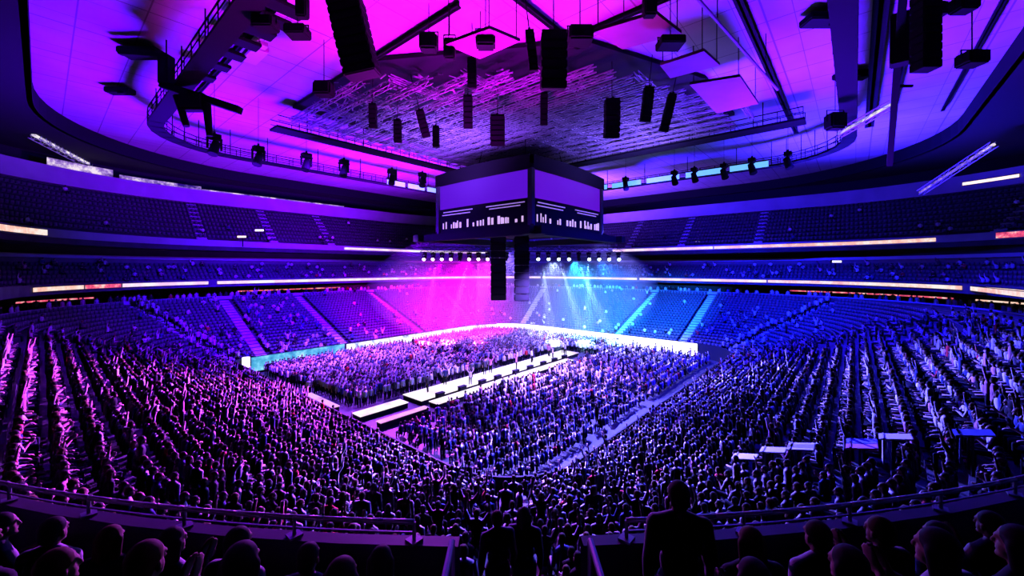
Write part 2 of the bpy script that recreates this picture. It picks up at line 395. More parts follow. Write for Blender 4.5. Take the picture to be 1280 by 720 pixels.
for kind, x, lab in [('farleft', 26, 'lit stairs of the upper tier above the second aisle'), ('farleft', 36, 'lit stairs of the upper tier left of the scoreboard'),
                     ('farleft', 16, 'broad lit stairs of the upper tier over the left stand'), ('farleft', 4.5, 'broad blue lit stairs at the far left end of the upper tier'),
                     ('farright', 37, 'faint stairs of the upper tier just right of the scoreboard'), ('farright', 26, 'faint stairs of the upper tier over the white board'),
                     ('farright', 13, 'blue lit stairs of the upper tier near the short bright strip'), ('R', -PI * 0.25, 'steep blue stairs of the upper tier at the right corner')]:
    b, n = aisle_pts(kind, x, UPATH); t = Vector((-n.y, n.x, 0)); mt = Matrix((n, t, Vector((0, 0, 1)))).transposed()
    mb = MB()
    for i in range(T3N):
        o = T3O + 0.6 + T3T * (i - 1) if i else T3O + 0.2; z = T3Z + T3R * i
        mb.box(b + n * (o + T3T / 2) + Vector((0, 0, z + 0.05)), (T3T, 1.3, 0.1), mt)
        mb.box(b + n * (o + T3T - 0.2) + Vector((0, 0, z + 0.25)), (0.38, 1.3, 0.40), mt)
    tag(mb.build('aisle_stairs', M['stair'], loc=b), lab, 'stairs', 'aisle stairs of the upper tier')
# the steps where the photographer's corner drops to the floor
NC = Vector((U0 + 5, V0 + 5, 0)); ND = (RT * 0.12 - NC).normalized(); NT = Vector((-ND.y, ND.x, 0))
nmt = Matrix((ND, NT, Vector((0, 0, 1)))).transposed()
mb = MB()
for i in range(BN - 1):
    o = 5 + 0.3 + BT * i; z = BZ0 + BR * i
    mb.box(NC + ND * (o + BT / 2) + Vector((0, 0, z + 0.03)), (BT, 0.9, 0.06), nmt); mb.box(NC + ND * (o + BT - 0.2) + Vector((0, 0, z + 0.12)), (0.38, 0.9, 0.2), nmt)
for i in range(12):
    o = 5 + T2O - 0.34 * (i + 0.5); z = T2F - 0.29 * (i + 0.4)
    mb.box(NC + ND * o + Vector((0, 0, z - 0.2)), (0.34, 0.9, 0.4), nmt)
tag(mb.build('aisle_stairs', M['near_stair']), 'bright white stairs going down between the two near stands', 'stairs')

# ------------------------------------------------------------------ seats of the stands: far too many and too small to tell apart
def seat_lod():
    vs = []; fs = []
    def bx(x0, x1, y0, y1, z0, z1):
        b = len(vs); vs.extend([(x, y, z) for x in (x0, x1) for y in (y0, y1) for z in (z0, z1)])
        fs.extend([tuple(b + i for i in f) for f in [(0, 1, 3, 2), (4, 6, 7, 5), (0, 4, 5, 1), (2, 3, 7, 6), (0, 2, 6, 4), (1, 5, 7, 3)]])
    bx(-0.22, 0.22, -0.2, 0.2, 0.36, 0.44); bx(-0.22, 0.22, -0.27, -0.2, 0.40, 0.86)
    return np.array(vs, float), fs
def merged(name, protos, insts, m):
    """one mesh of many small copies. protos: list of (verts, faces, vertex slot ids or None); insts: (proto, x, y, z, rot, scale, colours)"""
    V = []; Fl = []; Ls = []; T = []; base = 0
    pf = [(np.array(v), np.concatenate([np.array(f) for f in fs]), np.array([len(f) for f in fs]), sl) for v, fs, sl in protos]
    for k, x, y, z, rot, s, cols in insts:
        v, fl, ln, sl = pf[k]
        c, sn = math.cos(rot), math.sin(rot)
        q = v * s
        V.append(np.stack([q[:, 0] * c - q[:, 1] * sn + x, q[:, 0] * sn + q[:, 1] * c + y, q[:, 2] + z], 1))
        Fl.append(fl + base); Ls.append(ln); base += len(v)
        if cols is not None: T.append(np.array(cols)[sl])
    V = np.concatenate(V); Fl = np.concatenate(Fl); Ls = np.concatenate(Ls)
    me = bpy.data.meshes.new(name); me.vertices.add(len(V)); me.vertices.foreach_set('co', V.ravel().astype(np.float32))
    me.loops.add(len(Fl)); me.loops.foreach_set('vertex_index', Fl.astype(np.int32))
    me.polygons.add(len(Ls)); st = np.concatenate([[0], np.cumsum(Ls)[:-1]])
    me.polygons.foreach_set('loop_start', st.astype(np.int32))
    if T:
        a = me.color_attributes.new('tint', 'FLOAT_COLOR', 'POINT'); T = np.concatenate(T)
        a.data.foreach_set('color', np.concatenate([T, np.ones((len(T), 1))], 1).ravel().astype(np.float32))
    me.materials.append(m); me.update(calc_edges=True); me.validate()
    o = bpy.data.objects.new(name, me); COL.objects.link(o); return o
AISLE_AT = {}
for kind, x, lab, k in AISLES: AISLE_AT.setdefault(kind, []).append(x)
def in_aisle(nm, x, y, o, hw=0.85):
    if nm in ('farleft', 'left', 'right', 'farright'):
        c = x if nm in ('farleft', 'right') else y
        return any(abs(c - a) < hw for a in AISLE_AT.get(nm, []))
    for sg in PATH:
        if sg[-1] == nm:
            a = math.atan2(y - sg[1][1], x - sg[1][0])
            lst = AISLE_AT.get(nm, []) if nm != 'N' else [math.atan2(ND.y, ND.x)]
            for b in lst:
                d = (a - b + PI) % (2 * PI) - PI
                if abs(d) * (sg[2] + o) < (hw if nm != 'N' else 0.7): return True
    return False
def face_in(nx, ny): return math.atan2(-ny, -nx) - PI / 2
seats = []
for i in range(BN):
    o = 0.3 + BT * i + 0.50
    for nm, x, y, nx, ny, s_, L in along(PATH, o, 0.53, ('farright', 'farleft', 'F', 'R', 'L')):
        if not in_aisle(nm, x, y, o): seats.append((0, x, y, BZ0 + BR * i, face_in(nx, ny), 1.0, None))
FAR5 = ('farright', 'farleft', 'F', 'R', 'L')
for i in range(1, T2N + 1):
    o = T2S + T2T * (i - 1) + 0.5
    for nm, x, y, nx, ny, s_, L in along(MPATH, o, 0.55, FAR5): seats.append((0, x, y, T2F + FUP + T2R * i, face_in(nx, ny), 1.0, None))
for i in range(1, T3N):
    o = T3O + 0.6 + T3T * (i - 1) + 0.5
    for nm, x, y, nx, ny, s_, L in along(UPATH, o, 0.55, FAR5): seats.append((0, x, y, T3Z + T3R * i, face_in(nx, ny), 1.0, None))
so_ = seat_lod()
tag(merged('stadium_seats', [(so_[0], so_[1], None)], seats, M['seat']), 'rows of small dark seats filling the far stands and upper tiers', 'seats', kind='stuff')

# ------------------------------------------------------------------ people
def capsule(bm, a, ra, b, rb, n=12):
    a = Vector(a); b = Vector(b)
    for p, r in ((a, ra), (b, rb)):
        bmesh.ops.create_uvsphere(bm, u_segments=n, v_segments=n // 2 + 2, radius=r, matrix=Matrix.Translation(p))
    d = b - a
    if d.length > 1e-4:
        mt = Matrix.Translation((a + b) / 2) @ d.to_track_quat('Z', 'Y').to_matrix().to_4x4()
        bmesh.ops.create_cone(bm, cap_ends=True, segments=n, radius1=ra, radius2=rb, depth=d.length, matrix=mt)
def ellipsoid(bm, c, r, rot=None, n=16):
    mt = Matrix.Translation(c) @ (rot.to_4x4() if rot else Matrix.Identity(4)) @ Matrix.Diagonal((*r, 1))
    bmesh.ops.create_uvsphere(bm, u_segments=n, v_segments=n // 2 + 2, radius=1, matrix=mt)
def fuse(name, bm, voxel, ratio, m):
    "melt overlapping volumes into one continuous skin"
    me = bpy.data.meshes.new(name); bm.to_mesh(me); bm.free()
    o = bpy.data.objects.new(name, me); COL.objects.link(o)
    r = o.modifiers.new('r', 'REMESH'); r.mode = 'VOXEL'; r.voxel_size = voxel
    s = o.modifiers.new('s', 'SMOOTH'); s.factor = 0.5; s.iterations = 3
    d = o.modifiers.new('d', 'DECIMATE'); d.ratio = ratio
    dg = bpy.context.evaluated_depsgraph_get(); ev = o.evaluated_get(dg)
    out = bpy.data.meshes.new_from_object(ev); out.name = name
    bpy.data.objects.remove(o); bpy.data.meshes.remove(me)
    out.materials.clear(); out.materials.append(m); out.shade_smooth()
    return out
def hand(bm, wrist, d, nrm, curl=0.5, side=1):
    "palm, four unequal bent fingers and a thumb leaving the side of the palm"
    wrist = Vector(wrist); d = Vector(d).normalized(); nrm = Vector(nrm).normalized(); sd = d.cross(nrm).normalized() * side
    nrm = sd.cross(d).normalized() * side
    for k in (-1.4, -0.5, 0.5, 1.4):
        capsule(bm, wrist + sd * k * 0.012, 0.017, wrist + d * 0.085 + sd * k * 0.019, 0.013, 8)
    for k, ln in ((-1.5, 0.062), (-0.5, 0.078), (0.5, 0.083), (1.5, 0.074)):
        p = wrist + d * 0.088 + sd * k * 0.021; a1 = curl * 0.7; a2 = curl * 1.7
        d1 = d * math.cos(a1) - nrm * math.sin(a1); d2 = d * math.cos(a2) - nrm * math.sin(a2)
        q = p + d1 * ln * 0.52; capsule(bm, p, 0.0105, q, 0.0095, 8); capsule(bm, q, 0.0095, q + d2 * ln * 0.48, 0.008, 8)
    p = wrist + d * 0.025 + sd * 0.030; q = p + (d * 0.6 + sd * 0.75 - nrm * 0.25).normalized() * 0.045
    capsule(bm, p, 0.014, q, 0.011, 8); capsule(bm, q, 0.011, q + (d * 0.9 + sd * 0.25 - nrm * 0.3).normalized() * 0.034, 0.009, 8)
def pose_joints(pose):
    J = {}
    sit = pose.startswith('sit')
    pz = 0.52 if sit else 0.95
    lean = 0.05 if sit else 0.0
    J['pelvis'] = Vector((0, -0.08 if sit else 0, pz)); J['waist'] = J['pelvis'] + Vector((0, lean * 0.2, 0.17)); J['chest'] = J['pelvis'] + Vector((0, lean * 0.6, 0.36))
    J['neck'] = J['pelvis'] + Vector((0, lean, 0.53)); J['head'] = J['pelvis'] + Vector((0, lean + 0.035, 0.675))
    for s in (-1, 1):
        J['sh', s] = J['pelvis'] + Vector((s * 0.185, lean * 0.8, 0.465)); J['hip', s] = J['pelvis'] + Vector((s * 0.092, 0, -0.02))
        if sit:
            J['knee', s] = J['hip', s] + Vector((s * 0.03, 0.42, 0.0)); J['ankle', s] = Vector((J['knee', s].x, J['knee', s].y + 0.0, 0.09))
        else:
            J['knee', s] = J['hip', s] + Vector((s * 0.01, 0.025, -0.43)); J['ankle', s] = Vector((J['hip', s].x + s * 0.02, -0.02, 0.09))
        if pose == 'sit_rest':
            J['elbow', s] = J['sh', s] + Vector((s * 0.055, -0.02, -0.29)); J['wrist', s] = J['elbow', s] + Vector((-s * 0.07, 0.23, -0.03))
        elif pose == 'sit_clap':
            J['elbow', s] = J['sh', s] + Vector((s * 0.08, 0.10, -0.26)); J['wrist', s] = Vector((s * 0.035, J['elbow', s].y + 0.20, J['elbow', s].z + 0.14))
        elif pose == 'sit_raise':
            if s > 0: J['elbow', s] = J['sh', s] + Vector((s * 0.12, 0.05, 0.26)); J['wrist', s] = J['elbow', s] + Vector((-s * 0.03, 0.05, 0.25))
            else: J['elbow', s] = J['sh', s] + Vector((s * 0.055, -0.02, -0.29)); J['wrist', s] = J['elbow', s] + Vector((-s * 0.07, 0.23, -0.03))
        elif pose == 'stand_raise':
            J['elbow', s] = J['sh', s] + Vector((s * 0.14, 0.07, 0.24)); J['wrist', s] = J['elbow', s] + Vector((-s * 0.02, 0.06, 0.25))
        else:
            J['elbow', s] = J['sh', s] + Vector((s * 0.055, -0.025, -0.29)); J['wrist', s] = J['elbow', s] + Vector((0, 0.06, -0.245))
    return J
def person_meshes(pose):
    J = pose_joints(pose); H = J['head']
    def torso(bm, e):
        ellipsoid(bm, J['pelvis'] + Vector((0, 0, 0.01)), (0.165 + e, 0.115 + e, 0.12 + e))
        ellipsoid(bm, J['waist'] + Vector((0, 0, 0.0)), (0.143 + e, 0.10 + e, 0.15 + e))
        ellipsoid(bm, J['chest'], (0.168 + e, 0.112 + e, 0.17 + e))
        capsule(bm, J['sh', -1], 0.062 + e, J['sh', 1], 0.062 + e)
        for s in (-1, 1): capsule(bm, J['sh', s] + Vector((-s * 0.02, 0, 0)), 0.06 + e, J['neck'] + Vector((s * 0.03, 0, 0.0)), 0.045 + e)
    bm = bmesh.new(); torso(bm, 0)
    capsule(bm, J['neck'] - Vector((0, 0, 0.04)), 0.062, H - Vector((0, 0.025, 0.06)), 0.055)
    ellipsoid(bm, H + Vector((0, -0.012, 0.03)), (0.075, 0.095, 0.092)); ellipsoid(bm, H + Vector((0, 0.025, -0.045)), (0.058, 0.062, 0.07))
    capsule(bm, H + Vector((0, 0.075, -0.098)), 0.022, H + Vector((0, 0.06, -0.09)), 0.03, 8)                      # chin
    capsule(bm, H + Vector((0, 0.085, 0.015)), 0.009, H + Vector((0, 0.104, -0.03)), 0.014, 8)                      # nose
    for s in (-1, 1):
        ellipsoid(bm, H + Vector((s * 0.078, -0.01, -0.015)), (0.010, 0.020, 0.033), n=10)                           # ears
        capsule(bm, H + Vector((s * 0.015, 0.083, 0.028)), 0.010, H + Vector((s * 0.05, 0.068, 0.028)), 0.010, 8)     # brows
        capsule(bm, H + Vector((s * 0.004, 0.086, -0.062)), 0.008, H + Vector((s * 0.022, 0.078, -0.060)), 0.006, 8)  # mouth
        capsule(bm, J['sh', s], 0.056, J['elbow', s], 0.040); capsule(bm, J['elbow', s], 0.041, J['wrist', s], 0.027)
        d = J['wrist', s] - J['elbow', s]
        if pose == 'sit_rest' or (pose == 'sit_raise' and s < 0): hand(bm, J['wrist', s], (0, 1, -0.25), (0, 0.25, 1), 0.45, -s)
        elif pose == 'sit_clap': hand(bm, J['wrist', s], (0, 0.6, 0.8), (s, 0, 0), 0.2, 1 if s > 0 else -1)
        elif 'raise' in pose: hand(bm, J['wrist', s], d, (0, -1, 0.2), 0.25, s)
        else: hand(bm, J['wrist', s], d, (s, 0, 0), 0.5, 1 if s > 0 else -1)
        capsule(bm, J['hip', s], 0.088, J['knee', s], 0.056); capsule(bm, J['knee', s], 0.056, J['ankle', s], 0.038)
        k = J['knee', s] + (J['ankle', s] - J['knee', s]) * 0.3 + Vector((0, -0.018, 0)); ellipsoid(bm, k, (0.052, 0.055, 0.12))
        A = J['ankle', s]; capsule(bm, (A.x, A.y - 0.04, 0.042), 0.04, (A.x + s * 0.015, A.y + 0.15, 0.032), 0.031)
    body = fuse('person', bm, 0.0085, 0.16, M['skin'])
    bm = bmesh.new(); torso(bm, 0.013)
    for s in (-1, 1):
        capsule(bm, J['sh', s], 0.072, J['sh', s] + (J['elbow', s] - J['sh', s]) * 0.95, 0.058)
        if pose in ('sit_rest', 'stand'): capsule(bm, J['elbow', s], 0.056, J['elbow', s] + (J['wrist', s] - J['elbow', s]) * 0.85, 0.041)
    shirt = fuse('shirt', bm, 0.014, 0.25, M['cloth'])
    bm = bmesh.new()
    ellipsoid(bm, J['pelvis'] - Vector((0, 0, 0.01)), (0.176, 0.127, 0.125))
    for s in (-1, 1):
        capsule(bm, J['hip', s], 0.102, J['knee', s], 0.070); capsule(bm, J['knee', s], 0.070, J['ankle', s] + Vector((0, 0, 0.03)), 0.056)
    trousers = fuse('trousers', bm, 0.016, 0.25, M['cloth'])
    hairs = []
    for kind in ('short', 'long', 'bun'):
        bm = bmesh.new()
        ellipsoid(bm, H + Vector((0, -0.026, 0.045)), (0.086, 0.098, 0.093))
        ellipsoid(bm, H + Vector((0, -0.055, -0.01)), (0.075, 0.065, 0.08))
        if kind == 'long':
            for k in (-2, -1, 0, 1, 2):
                capsule(bm, H + Vector((k * 0.036, -0.06 + abs(k) * 0.014, 0.02)), 0.042, H + Vector((k * 0.042, -0.085 + abs(k) * 0.012, -0.21)), 0.026, 10)
        if kind == 'bun': ellipsoid(bm, H + Vector((0, -0.10, 0.085)), (0.042, 0.042, 0.04))
        hairs.append(fuse('hair', bm, 0.011, 0.3, M['hair']))
    bm = bmesh.new()
    shoes = []
    for s in (-1, 1):
        b2 = bmesh.new(); A = J['ankle', s]
        capsule(b2, (A.x, A.y - 0.045, 0.05), 0.048, (A.x + s * 0.015, A.y + 0.16, 0.04), 0.039)
        shoes.append(fuse('shoe', b2, 0.014, 0.4, M['cloth']))
    bm.free()
    return dict(body=body, shirt=shirt, trousers=trousers, hair=hairs, shoes=shoes)
PROTO = {p: person_meshes(p) for p in ('sit_rest', 'sit_clap', 'sit_raise', 'stand', 'stand_raise')}
CLOTH = [('white', (0.80, 0.80, 0.82), 28), ('pale grey', (0.55, 0.55, 0.58), 18), ('cream', (0.78, 0.72, 0.60), 8), ('dusty pink', (0.70, 0.32, 0.42), 8),
         ('red', (0.60, 0.04, 0.05), 3), ('dark blue', (0.05, 0.07, 0.20), 14), ('charcoal', (0.06, 0.06, 0.07), 16), ('black', (0.015, 0.015, 0.018), 12)]
CW = np.array([c[2] for c in CLOTH], float); CW /= CW.sum()
HAIRC = [(0.010, 0.009, 0.008), (0.012, 0.010, 0.009), (0.03, 0.018, 0.010), (0.14, 0.09, 0.04)]
def make_person(x, y, z, rot, pose, cloth, label, group, shoes=False, scale=None):
    pr = PROTO[pose]
    o = bpy.data.objects.new('person', pr['body']); COL.objects.link(o)
    o.location = (x, y, z); o.rotation_euler = (0, 0, rot); s = scale or random.uniform(0.95, 1.05); o.scale = (s, s, s)
    tag(o, label, 'person', group)
    hc = random.choice(HAIRC)
    for nm, me, c in (('shirt', pr['shirt'], CLOTH[cloth][1]), ('trousers', pr['trousers'], random.choice([(0.012, 0.015, 0.03), (0.015, 0.015, 0.018), (0.03, 0.035, 0.06)])),
                      ('hair', pr['hair'][random.choices([0, 1, 2], [5, 4, 1])[0]], hc)) + (tuple(('shoe', m_, (0.03, 0.03, 0.03)) for m_ in pr['shoes']) if shoes else ()):
        c_ = bpy.data.objects.new(nm, me); COL.objects.link(c_); c_.parent = o; c_.color = (*c, 1)
    return o
# small figures for the mass of the crowd: vertex slots 0 shirt 1 skin 2 hair 3 trousers
def lod(pose):
    J = pose_joints(pose); V = []; Fc = []; S = []
    def loft(rings, slots, n=6):
        b = len(V)
        for (c, rx, ry), sl in zip(rings, slots):
            for k in range(n):
                a = 2 * PI * k / n; V.append((c[0] + rx * math.cos(a), c[1] + ry * math.sin(a), c[2])); S.append(sl)
        for i in range(len(rings) - 1):
            for k in range(n): Fc.append((b + i * n + k, b + i * n + (k + 1) % n, b + (i + 1) * n + (k + 1) % n, b + (i + 1) * n + k))
        Fc.append(tuple(b + (len(rings) - 1) * n + k for k in range(n)))
    def limb(a, ra, c, rc, sl0, sl1, n=5):
        a = Vector(a); c = Vector(c); m = (c - a).to_track_quat('Z', 'Y').to_matrix(); b = len(V)
        for p, r, sl in ((a, ra, sl0), (c, rc, sl1)):
            for k in range(n): V.append(tuple(p + m @ Vector((r * math.cos(2 * PI * k / n), r * math.sin(2 * PI * k / n), 0)))); S.append(sl)
        for k in range(n): Fc.append((b + k, b + (k + 1) % n, b + n + (k + 1) % n, b + n + k))
        Fc.append(tuple(b + n + k for k in range(n)))
    p = J['pelvis']
    loft([(p - Vector((0, 0, 0.1)), 0.16, 0.12), (p + Vector((0, 0, 0.12)), 0.16, 0.115), (J['chest'] + Vector((0, 0, 0.02)), 0.19, 0.125), (J['neck'] - Vector((0, 0, 0.05)), 0.20, 0.10), (J['neck'], 0.08, 0.07)], [0] * 5)
    H = J['head']
    loft([(J['neck'] - Vector((0, 0, 0.02)), 0.055, 0.055), (H - Vector((0, -0.01, 0.10)), 0.055, 0.065), (H - Vector((0, -0.01, 0.02)), 0.075, 0.09)], [1, 1, 1])
    loft([(H - Vector((0, 0.03, 0.06)), 0.083, 0.085), (H + Vector((0, -0.02, 0.05)), 0.086, 0.10), (H + Vector((0, -0.02, 0.115)), 0.055, 0.06)], [2, 2, 2])
    for s in (-1, 1):
        limb(J['sh', s], 0.065, J['elbow', s], 0.05, 0, 0); limb(J['elbow', s], 0.05, J['wrist', s] + (J['wrist', s] - J['elbow', s]) * 0.4, 0.035, 0, 1)
        limb(J['hip', s], 0.10, J['knee', s], 0.07, 3, 3)
        limb(J['knee', s], 0.07, J['ankle', s] - Vector((0, 0, 0.07)), 0.05, 3, 3)
    return np.array(V), Fc, np.array(S)
LODS = [lod(p) for p in ('sit_rest', 'sit_clap', 'sit_raise', 'stand', 'stand_raise')]
POSES = ['sit_rest', 'sit_clap', 'sit_raise', 'stand', 'stand_raise']
SK = [(0.55, 0.36, 0.28), (0.62, 0.45, 0.36), (0.30, 0.18, 0.12)]
def rand_inst(k, x, y, z, rot, cl=None, s=None):
    c = int(rng.choice(len(CLOTH), p=CW)) if cl is None else cl
    col = np.array(CLOTH[c][1]) * rng.uniform(0.75, 1.1)
    return (k, x, y, z, rot, s or rng.uniform(0.93, 1.06), [np.clip(col, 0, 0.9), SK[rng.integers(3)], HAIRC[rng.integers(4)], (0.012, 0.014, 0.022)])

def parapet_d(dirx, diry):
    "distance from the eye to the camera tier's parapet in a plan direction"
    R = 5 + T2O; b = -(dirx * NC.x + diry * NC.y); c = NC.x ** 2 + NC.y ** 2 - R * R; dd = b * b - c
    return (-b - math.sqrt(dd)) if dd > 0 else None
def bowl_hit(px, py, lift=0.0):
    d = 5.0
    while d < 120:
        p = P(px, py, d)
        o = max(U0 - p.x, V0 - p.y, p.x - U1, p.y - V1)
        z = BZ0 + BR * max(0, min(BN - 1, (o - 0.3) // BT)) if o > 0 else 0
        if p.z <= z + lift: return p
        d += 0.05
    return P(px, py, 30)
ROW_PANELS = []
for x0, x1, yc in ((900, 938, 577), (950, 966, 570), (976, 991, 568), (1004, 1014, 566), (1056, 1072, 566), (1084, 1101, 566), (1116, 1140, 556), (1182, 1214, 552), (1220, 1254, 550)):
    a = bowl_hit(x0, yc, 1.15); b = bowl_hit(x1, yc, 1.15); c = (a + b) / 2; row = max(0, min(BN - 1, round((V0 - c.y - 0.3) / BT)))
    ROW_PANELS.append((min(a.x, b.x), max(a.x, b.x), row))
def at_row_panel(nm, x, i): return nm in ('right', 'N') and any(i in (r_, r_ - 1) and x0 - 0.45 < x < x1 + 0.45 for x0, x1, r_ in ROW_PANELS)
cands = []      # near spectators that might be individuals
mass = []
for i in range(BN):
    o = 0.3 + BT * i + 0.52; z = BZ0 + BR * i; seatno = {}
    pts = list(along(PATH, o, 0.56))
    # number the seats of the near stands outwards from the corner stairs
    ang0 = math.atan2(ND.y, ND.x)
    for idx, (nm, x, y, nx, ny, s_, L) in enumerate(pts):
        if in_aisle(nm, x, y, o) or at_row_panel(nm, x, i): continue
        if nm in ('left', 'N', 'right'):
            if nm == 'left': occ = 0.95 if y < 47 - i * 0.2 else 0.25
            elif nm == 'right': occ = 0.96 if x < 53 - i * 0.55 else 0.22
            else: occ = 0.95
        elif nm in ('farleft', 'F', 'farright'): occ = 0.16 - 0.016 * i if i < 9 else 0.015
        else: occ = 0.30 - 0.016 * i
        if nm in ('farleft',) and x < 30: occ += 0.15
        if rng.random() > occ: continue
        r_ = rng.random(); k = 0 if r_ < 0.62 else 1 if r_ < 0.80 else 2 if r_ < 0.90 else 3 if r_ < 0.96 else 4
        jx, jy = rng.uniform(-0.03, 0.03, 2)
        rot = face_in(nx, ny) + rng.uniform(-0.3, 0.3)
        xx, yy = x + jx, y + jy
        if nm in ('left', 'N', 'right'):
            px, py, d = proj((xx, yy, z + 1.2))
            vis = -10 < px < 1290 and 0 < py < 730
            if vis:
                dist = math.hypot(xx, yy); dp = parapet_d(xx / dist, yy / dist)
                if dp is not None and dp < dist:
                    zr = EYE + (z + 1.25 - EYE) * dp / dist
                    if zr < 10.45: vis = False
            if vis:
                if nm == 'N': d_st = ((math.atan2(y - NC.y, x - NC.x) - ang0 + PI) % (2 * PI) - PI) * (5 + o)
                elif nm == 'right': d_st = (1.5 * PI - ang0 % (2 * PI)) * (5 + o) + s_
                else: d_st = -((ang0 % (2 * PI) - PI) * (5 + o) + (L - s_))
                cands.append((d, xx, yy, z, rot, k, i, d_st)); continue
        mass.append(rand_inst(k, xx, yy, z, rot))
for k in range(EXR):
    yv, z = ex_row(k + 0.5); z = TOP_Z + 0.07 * k; x = 25.0 + k * 0.4
    while x < 54:
        x += 0.56
        if rng.random() < (0.9 if x < 40 - k * 0.6 else 0.25):
            px, py, d = proj((x, yv, z + 1.2)); kk = int(rng.choice([0, 0, 0, 1, 2, 3]))
            if -10 < px < 1290: cands.append((d, x + rng.uniform(-.06, .06), yv, z, rng.uniform(-.3, .3), kk, BN + k, x))
            else: mass.append(rand_inst(kk, x, yv, z, 0))
# foreground: the camera's own tier
fore = []
rowdef = [(17.95, T2F)] + [(T2S + T2T * (i - 1) + 0.48, T2F + T2R * i) for i in range(1, T2N + 1)]
stand_px = [266, 846]
for ri, (o, z) in enumerate(rowdef):
    for nm, x, y, nx, ny, s_, L in along(PATH, o, 0.60, ('N', 'left', 'right')):
        d = x * FW.x + y * FW.y
        if d < 1.15: continue
        px, py, d = proj((x, y, z + 1.2))
        if not (-60 < px < 1340): continue
        if d > 16: continue
        ang = math.atan2(y - NC.y, x - NC.x); dd = ((ang - math.atan2(ND.y, ND.x) + PI) % (2 * PI) - PI) * (5 + o)
        if abs(dd) < 0.75 and ri < 3: continue
        st = ri == 0 and any(abs(px - q) < 24 for q in stand_px)
        if py > 745 and not st: continue
        if random.random() > 0.90 and not st: continue
        pose = 'stand' if st else random.choices(['sit_rest', 'sit_clap'], [7, 3])[0]
        fore.append((d, x, y, z, face_in(nx, ny) + random.uniform(-0.25, 0.25), pose, ri, dd))
        if st: stand_px = [q for q in stand_px if abs(px - q) >= 24]
for (px_, dep, rr_) in ((622, 5.6, 0.3), (655, 6.0, -0.2)):
    q = FW * dep + RT * ((px_ - 640) / FPX * dep); fore.append((dep, q.x, q.y, T2F - 0.29 * int((dep - 3.78) / 0.34 + 0.4) - 0.11, math.atan2(FW.y, FW.x) - PI / 2 + rr_, 'stand', 0, (0.2 if px_ > 640 else -0.2)))
rows_seen = {}
ROWN = ['front', 'second', 'third', 'fourth', 'fifth', 'sixth']
fore.sort(key=lambda t: t[7])
cnt = {}
for side in (-1, 1):
    for ri in range(6):
        lst = sorted([f for f in fore if f[6] == ri and (f[7] > 0) == (side > 0)], key=lambda t: abs(t[7]))
        for q, f in enumerate(lst):
            c = int(rng.choice(len(CLOTH), p=CW)); d, x, y, z, rot, pose, _, dd = f
            act = {'sit_rest': 'seated', 'sit_clap': 'clapping', 'sit_raise': 'waving', 'stand': 'standing', 'stand_raise': 'standing arms up'}[pose]
            lab = f"person in {CLOTH[c][0]} top, {act}, {ROWN[ri]} row behind railing, {ordinal(q + 1)} {'right' if side > 0 else 'left'} of stairs"
            make_person(x, y, z, rot, pose, c, lab, 'spectators on the balcony in front of the camera', shoes=True)
NF = len(fore)
cands.sort(key=lambda t: t[0])
keep = cands[:max(0, 300 - NF)]; rest = cands[max(0, 300 - NF):]
for d, x, y, z, rot, k, i, ds in rest: mass.append(rand_inst(k, x, y, z, rot))
order = {}
for c_ in keep: order.setdefault((c_[6], c_[7] > 0), []).append(c_)
for (i, right), lst in order.items():
    lst.sort(key=lambda t: abs(t[7]))
    for q, (d, x, y, z, rot, k, _, ds) in enumerate(lst):
        c = int(rng.choice(len(CLOTH), p=CW))
        lab = f"person in {CLOTH[c][0]} top, {ordinal(i + 1)} row of the {'right' if right else 'left'} stand, {ordinal(q + 1)} visible from stairs"
        make_person(x, y, z, rot, POSES[k], c, lab, 'spectators in the nearest rows of the stands')
print('FORE', NF, 'KEEP', len(keep), 'MASS', len(mass))
# the standing and seated crowd on the event floor, rows along the runway
RUN = (17.2, 52.5, 28.6, 34.2)
yv = V0 + 3.3
while yv < V1 - 2.0:
    xu = U0 + 3.0
    if RUN[2] - 0.9 < yv < RUN[3] + 0.9: lim = True
    else: lim = False
    while xu < U1 - 2.0:
        xx = xu + rng.uniform(-0.08, 0.08); yy = yv + rng.uniform(-0.10, 0.10)
        ok = rng.random() < 0.93
        if lim and RUN[0] - 0.6 < xx < RUN[1] + 0.8: ok = False
        if (16.0 < xx < 18.6 and 35 < yy < 42) or (17 < xx < 23 and 26.9 < yy < 35): ok = False
        for (cx, cy, sx, sy, cr) in ((U0 + 5, V0 + 5, -1, -1, 5), (U1 - 10, V1 - 10, 1, 1, 10), (U1 - 5.5, V0 + 5.5, 1, -1, 5.5), (U0 + 2, V1 - 2, -1, 1, 2)):
            if (xx - cx) * sx > 0 and (yy - cy) * sy > 0 and math.hypot(xx - cx, yy - cy) > cr - 1.2: ok = False
        if xx + yy < U0 + V0 + 8: ok = ok and rng.random() < 0.6
        if abs(xx - 38) < 0.7 or abs(yv - 44) < 0.5: ok = ok and rng.random() < 0.15
        if ok:
            k = 3 if rng.random() < 0.88 else 4
            sit = yv < RUN[2] - 1 
            if sit: k = int(rng.choice([0, 0, 0, 1, 2, 3]))
            mass.append(rand_inst(k, xx, yy, 0.0, (0 if yy < 31 else PI) + rng.uniform(-0.4, 0.4)))
        xu += 0.52
    yv += 1.22 if yv < RUN[2] else 0.80
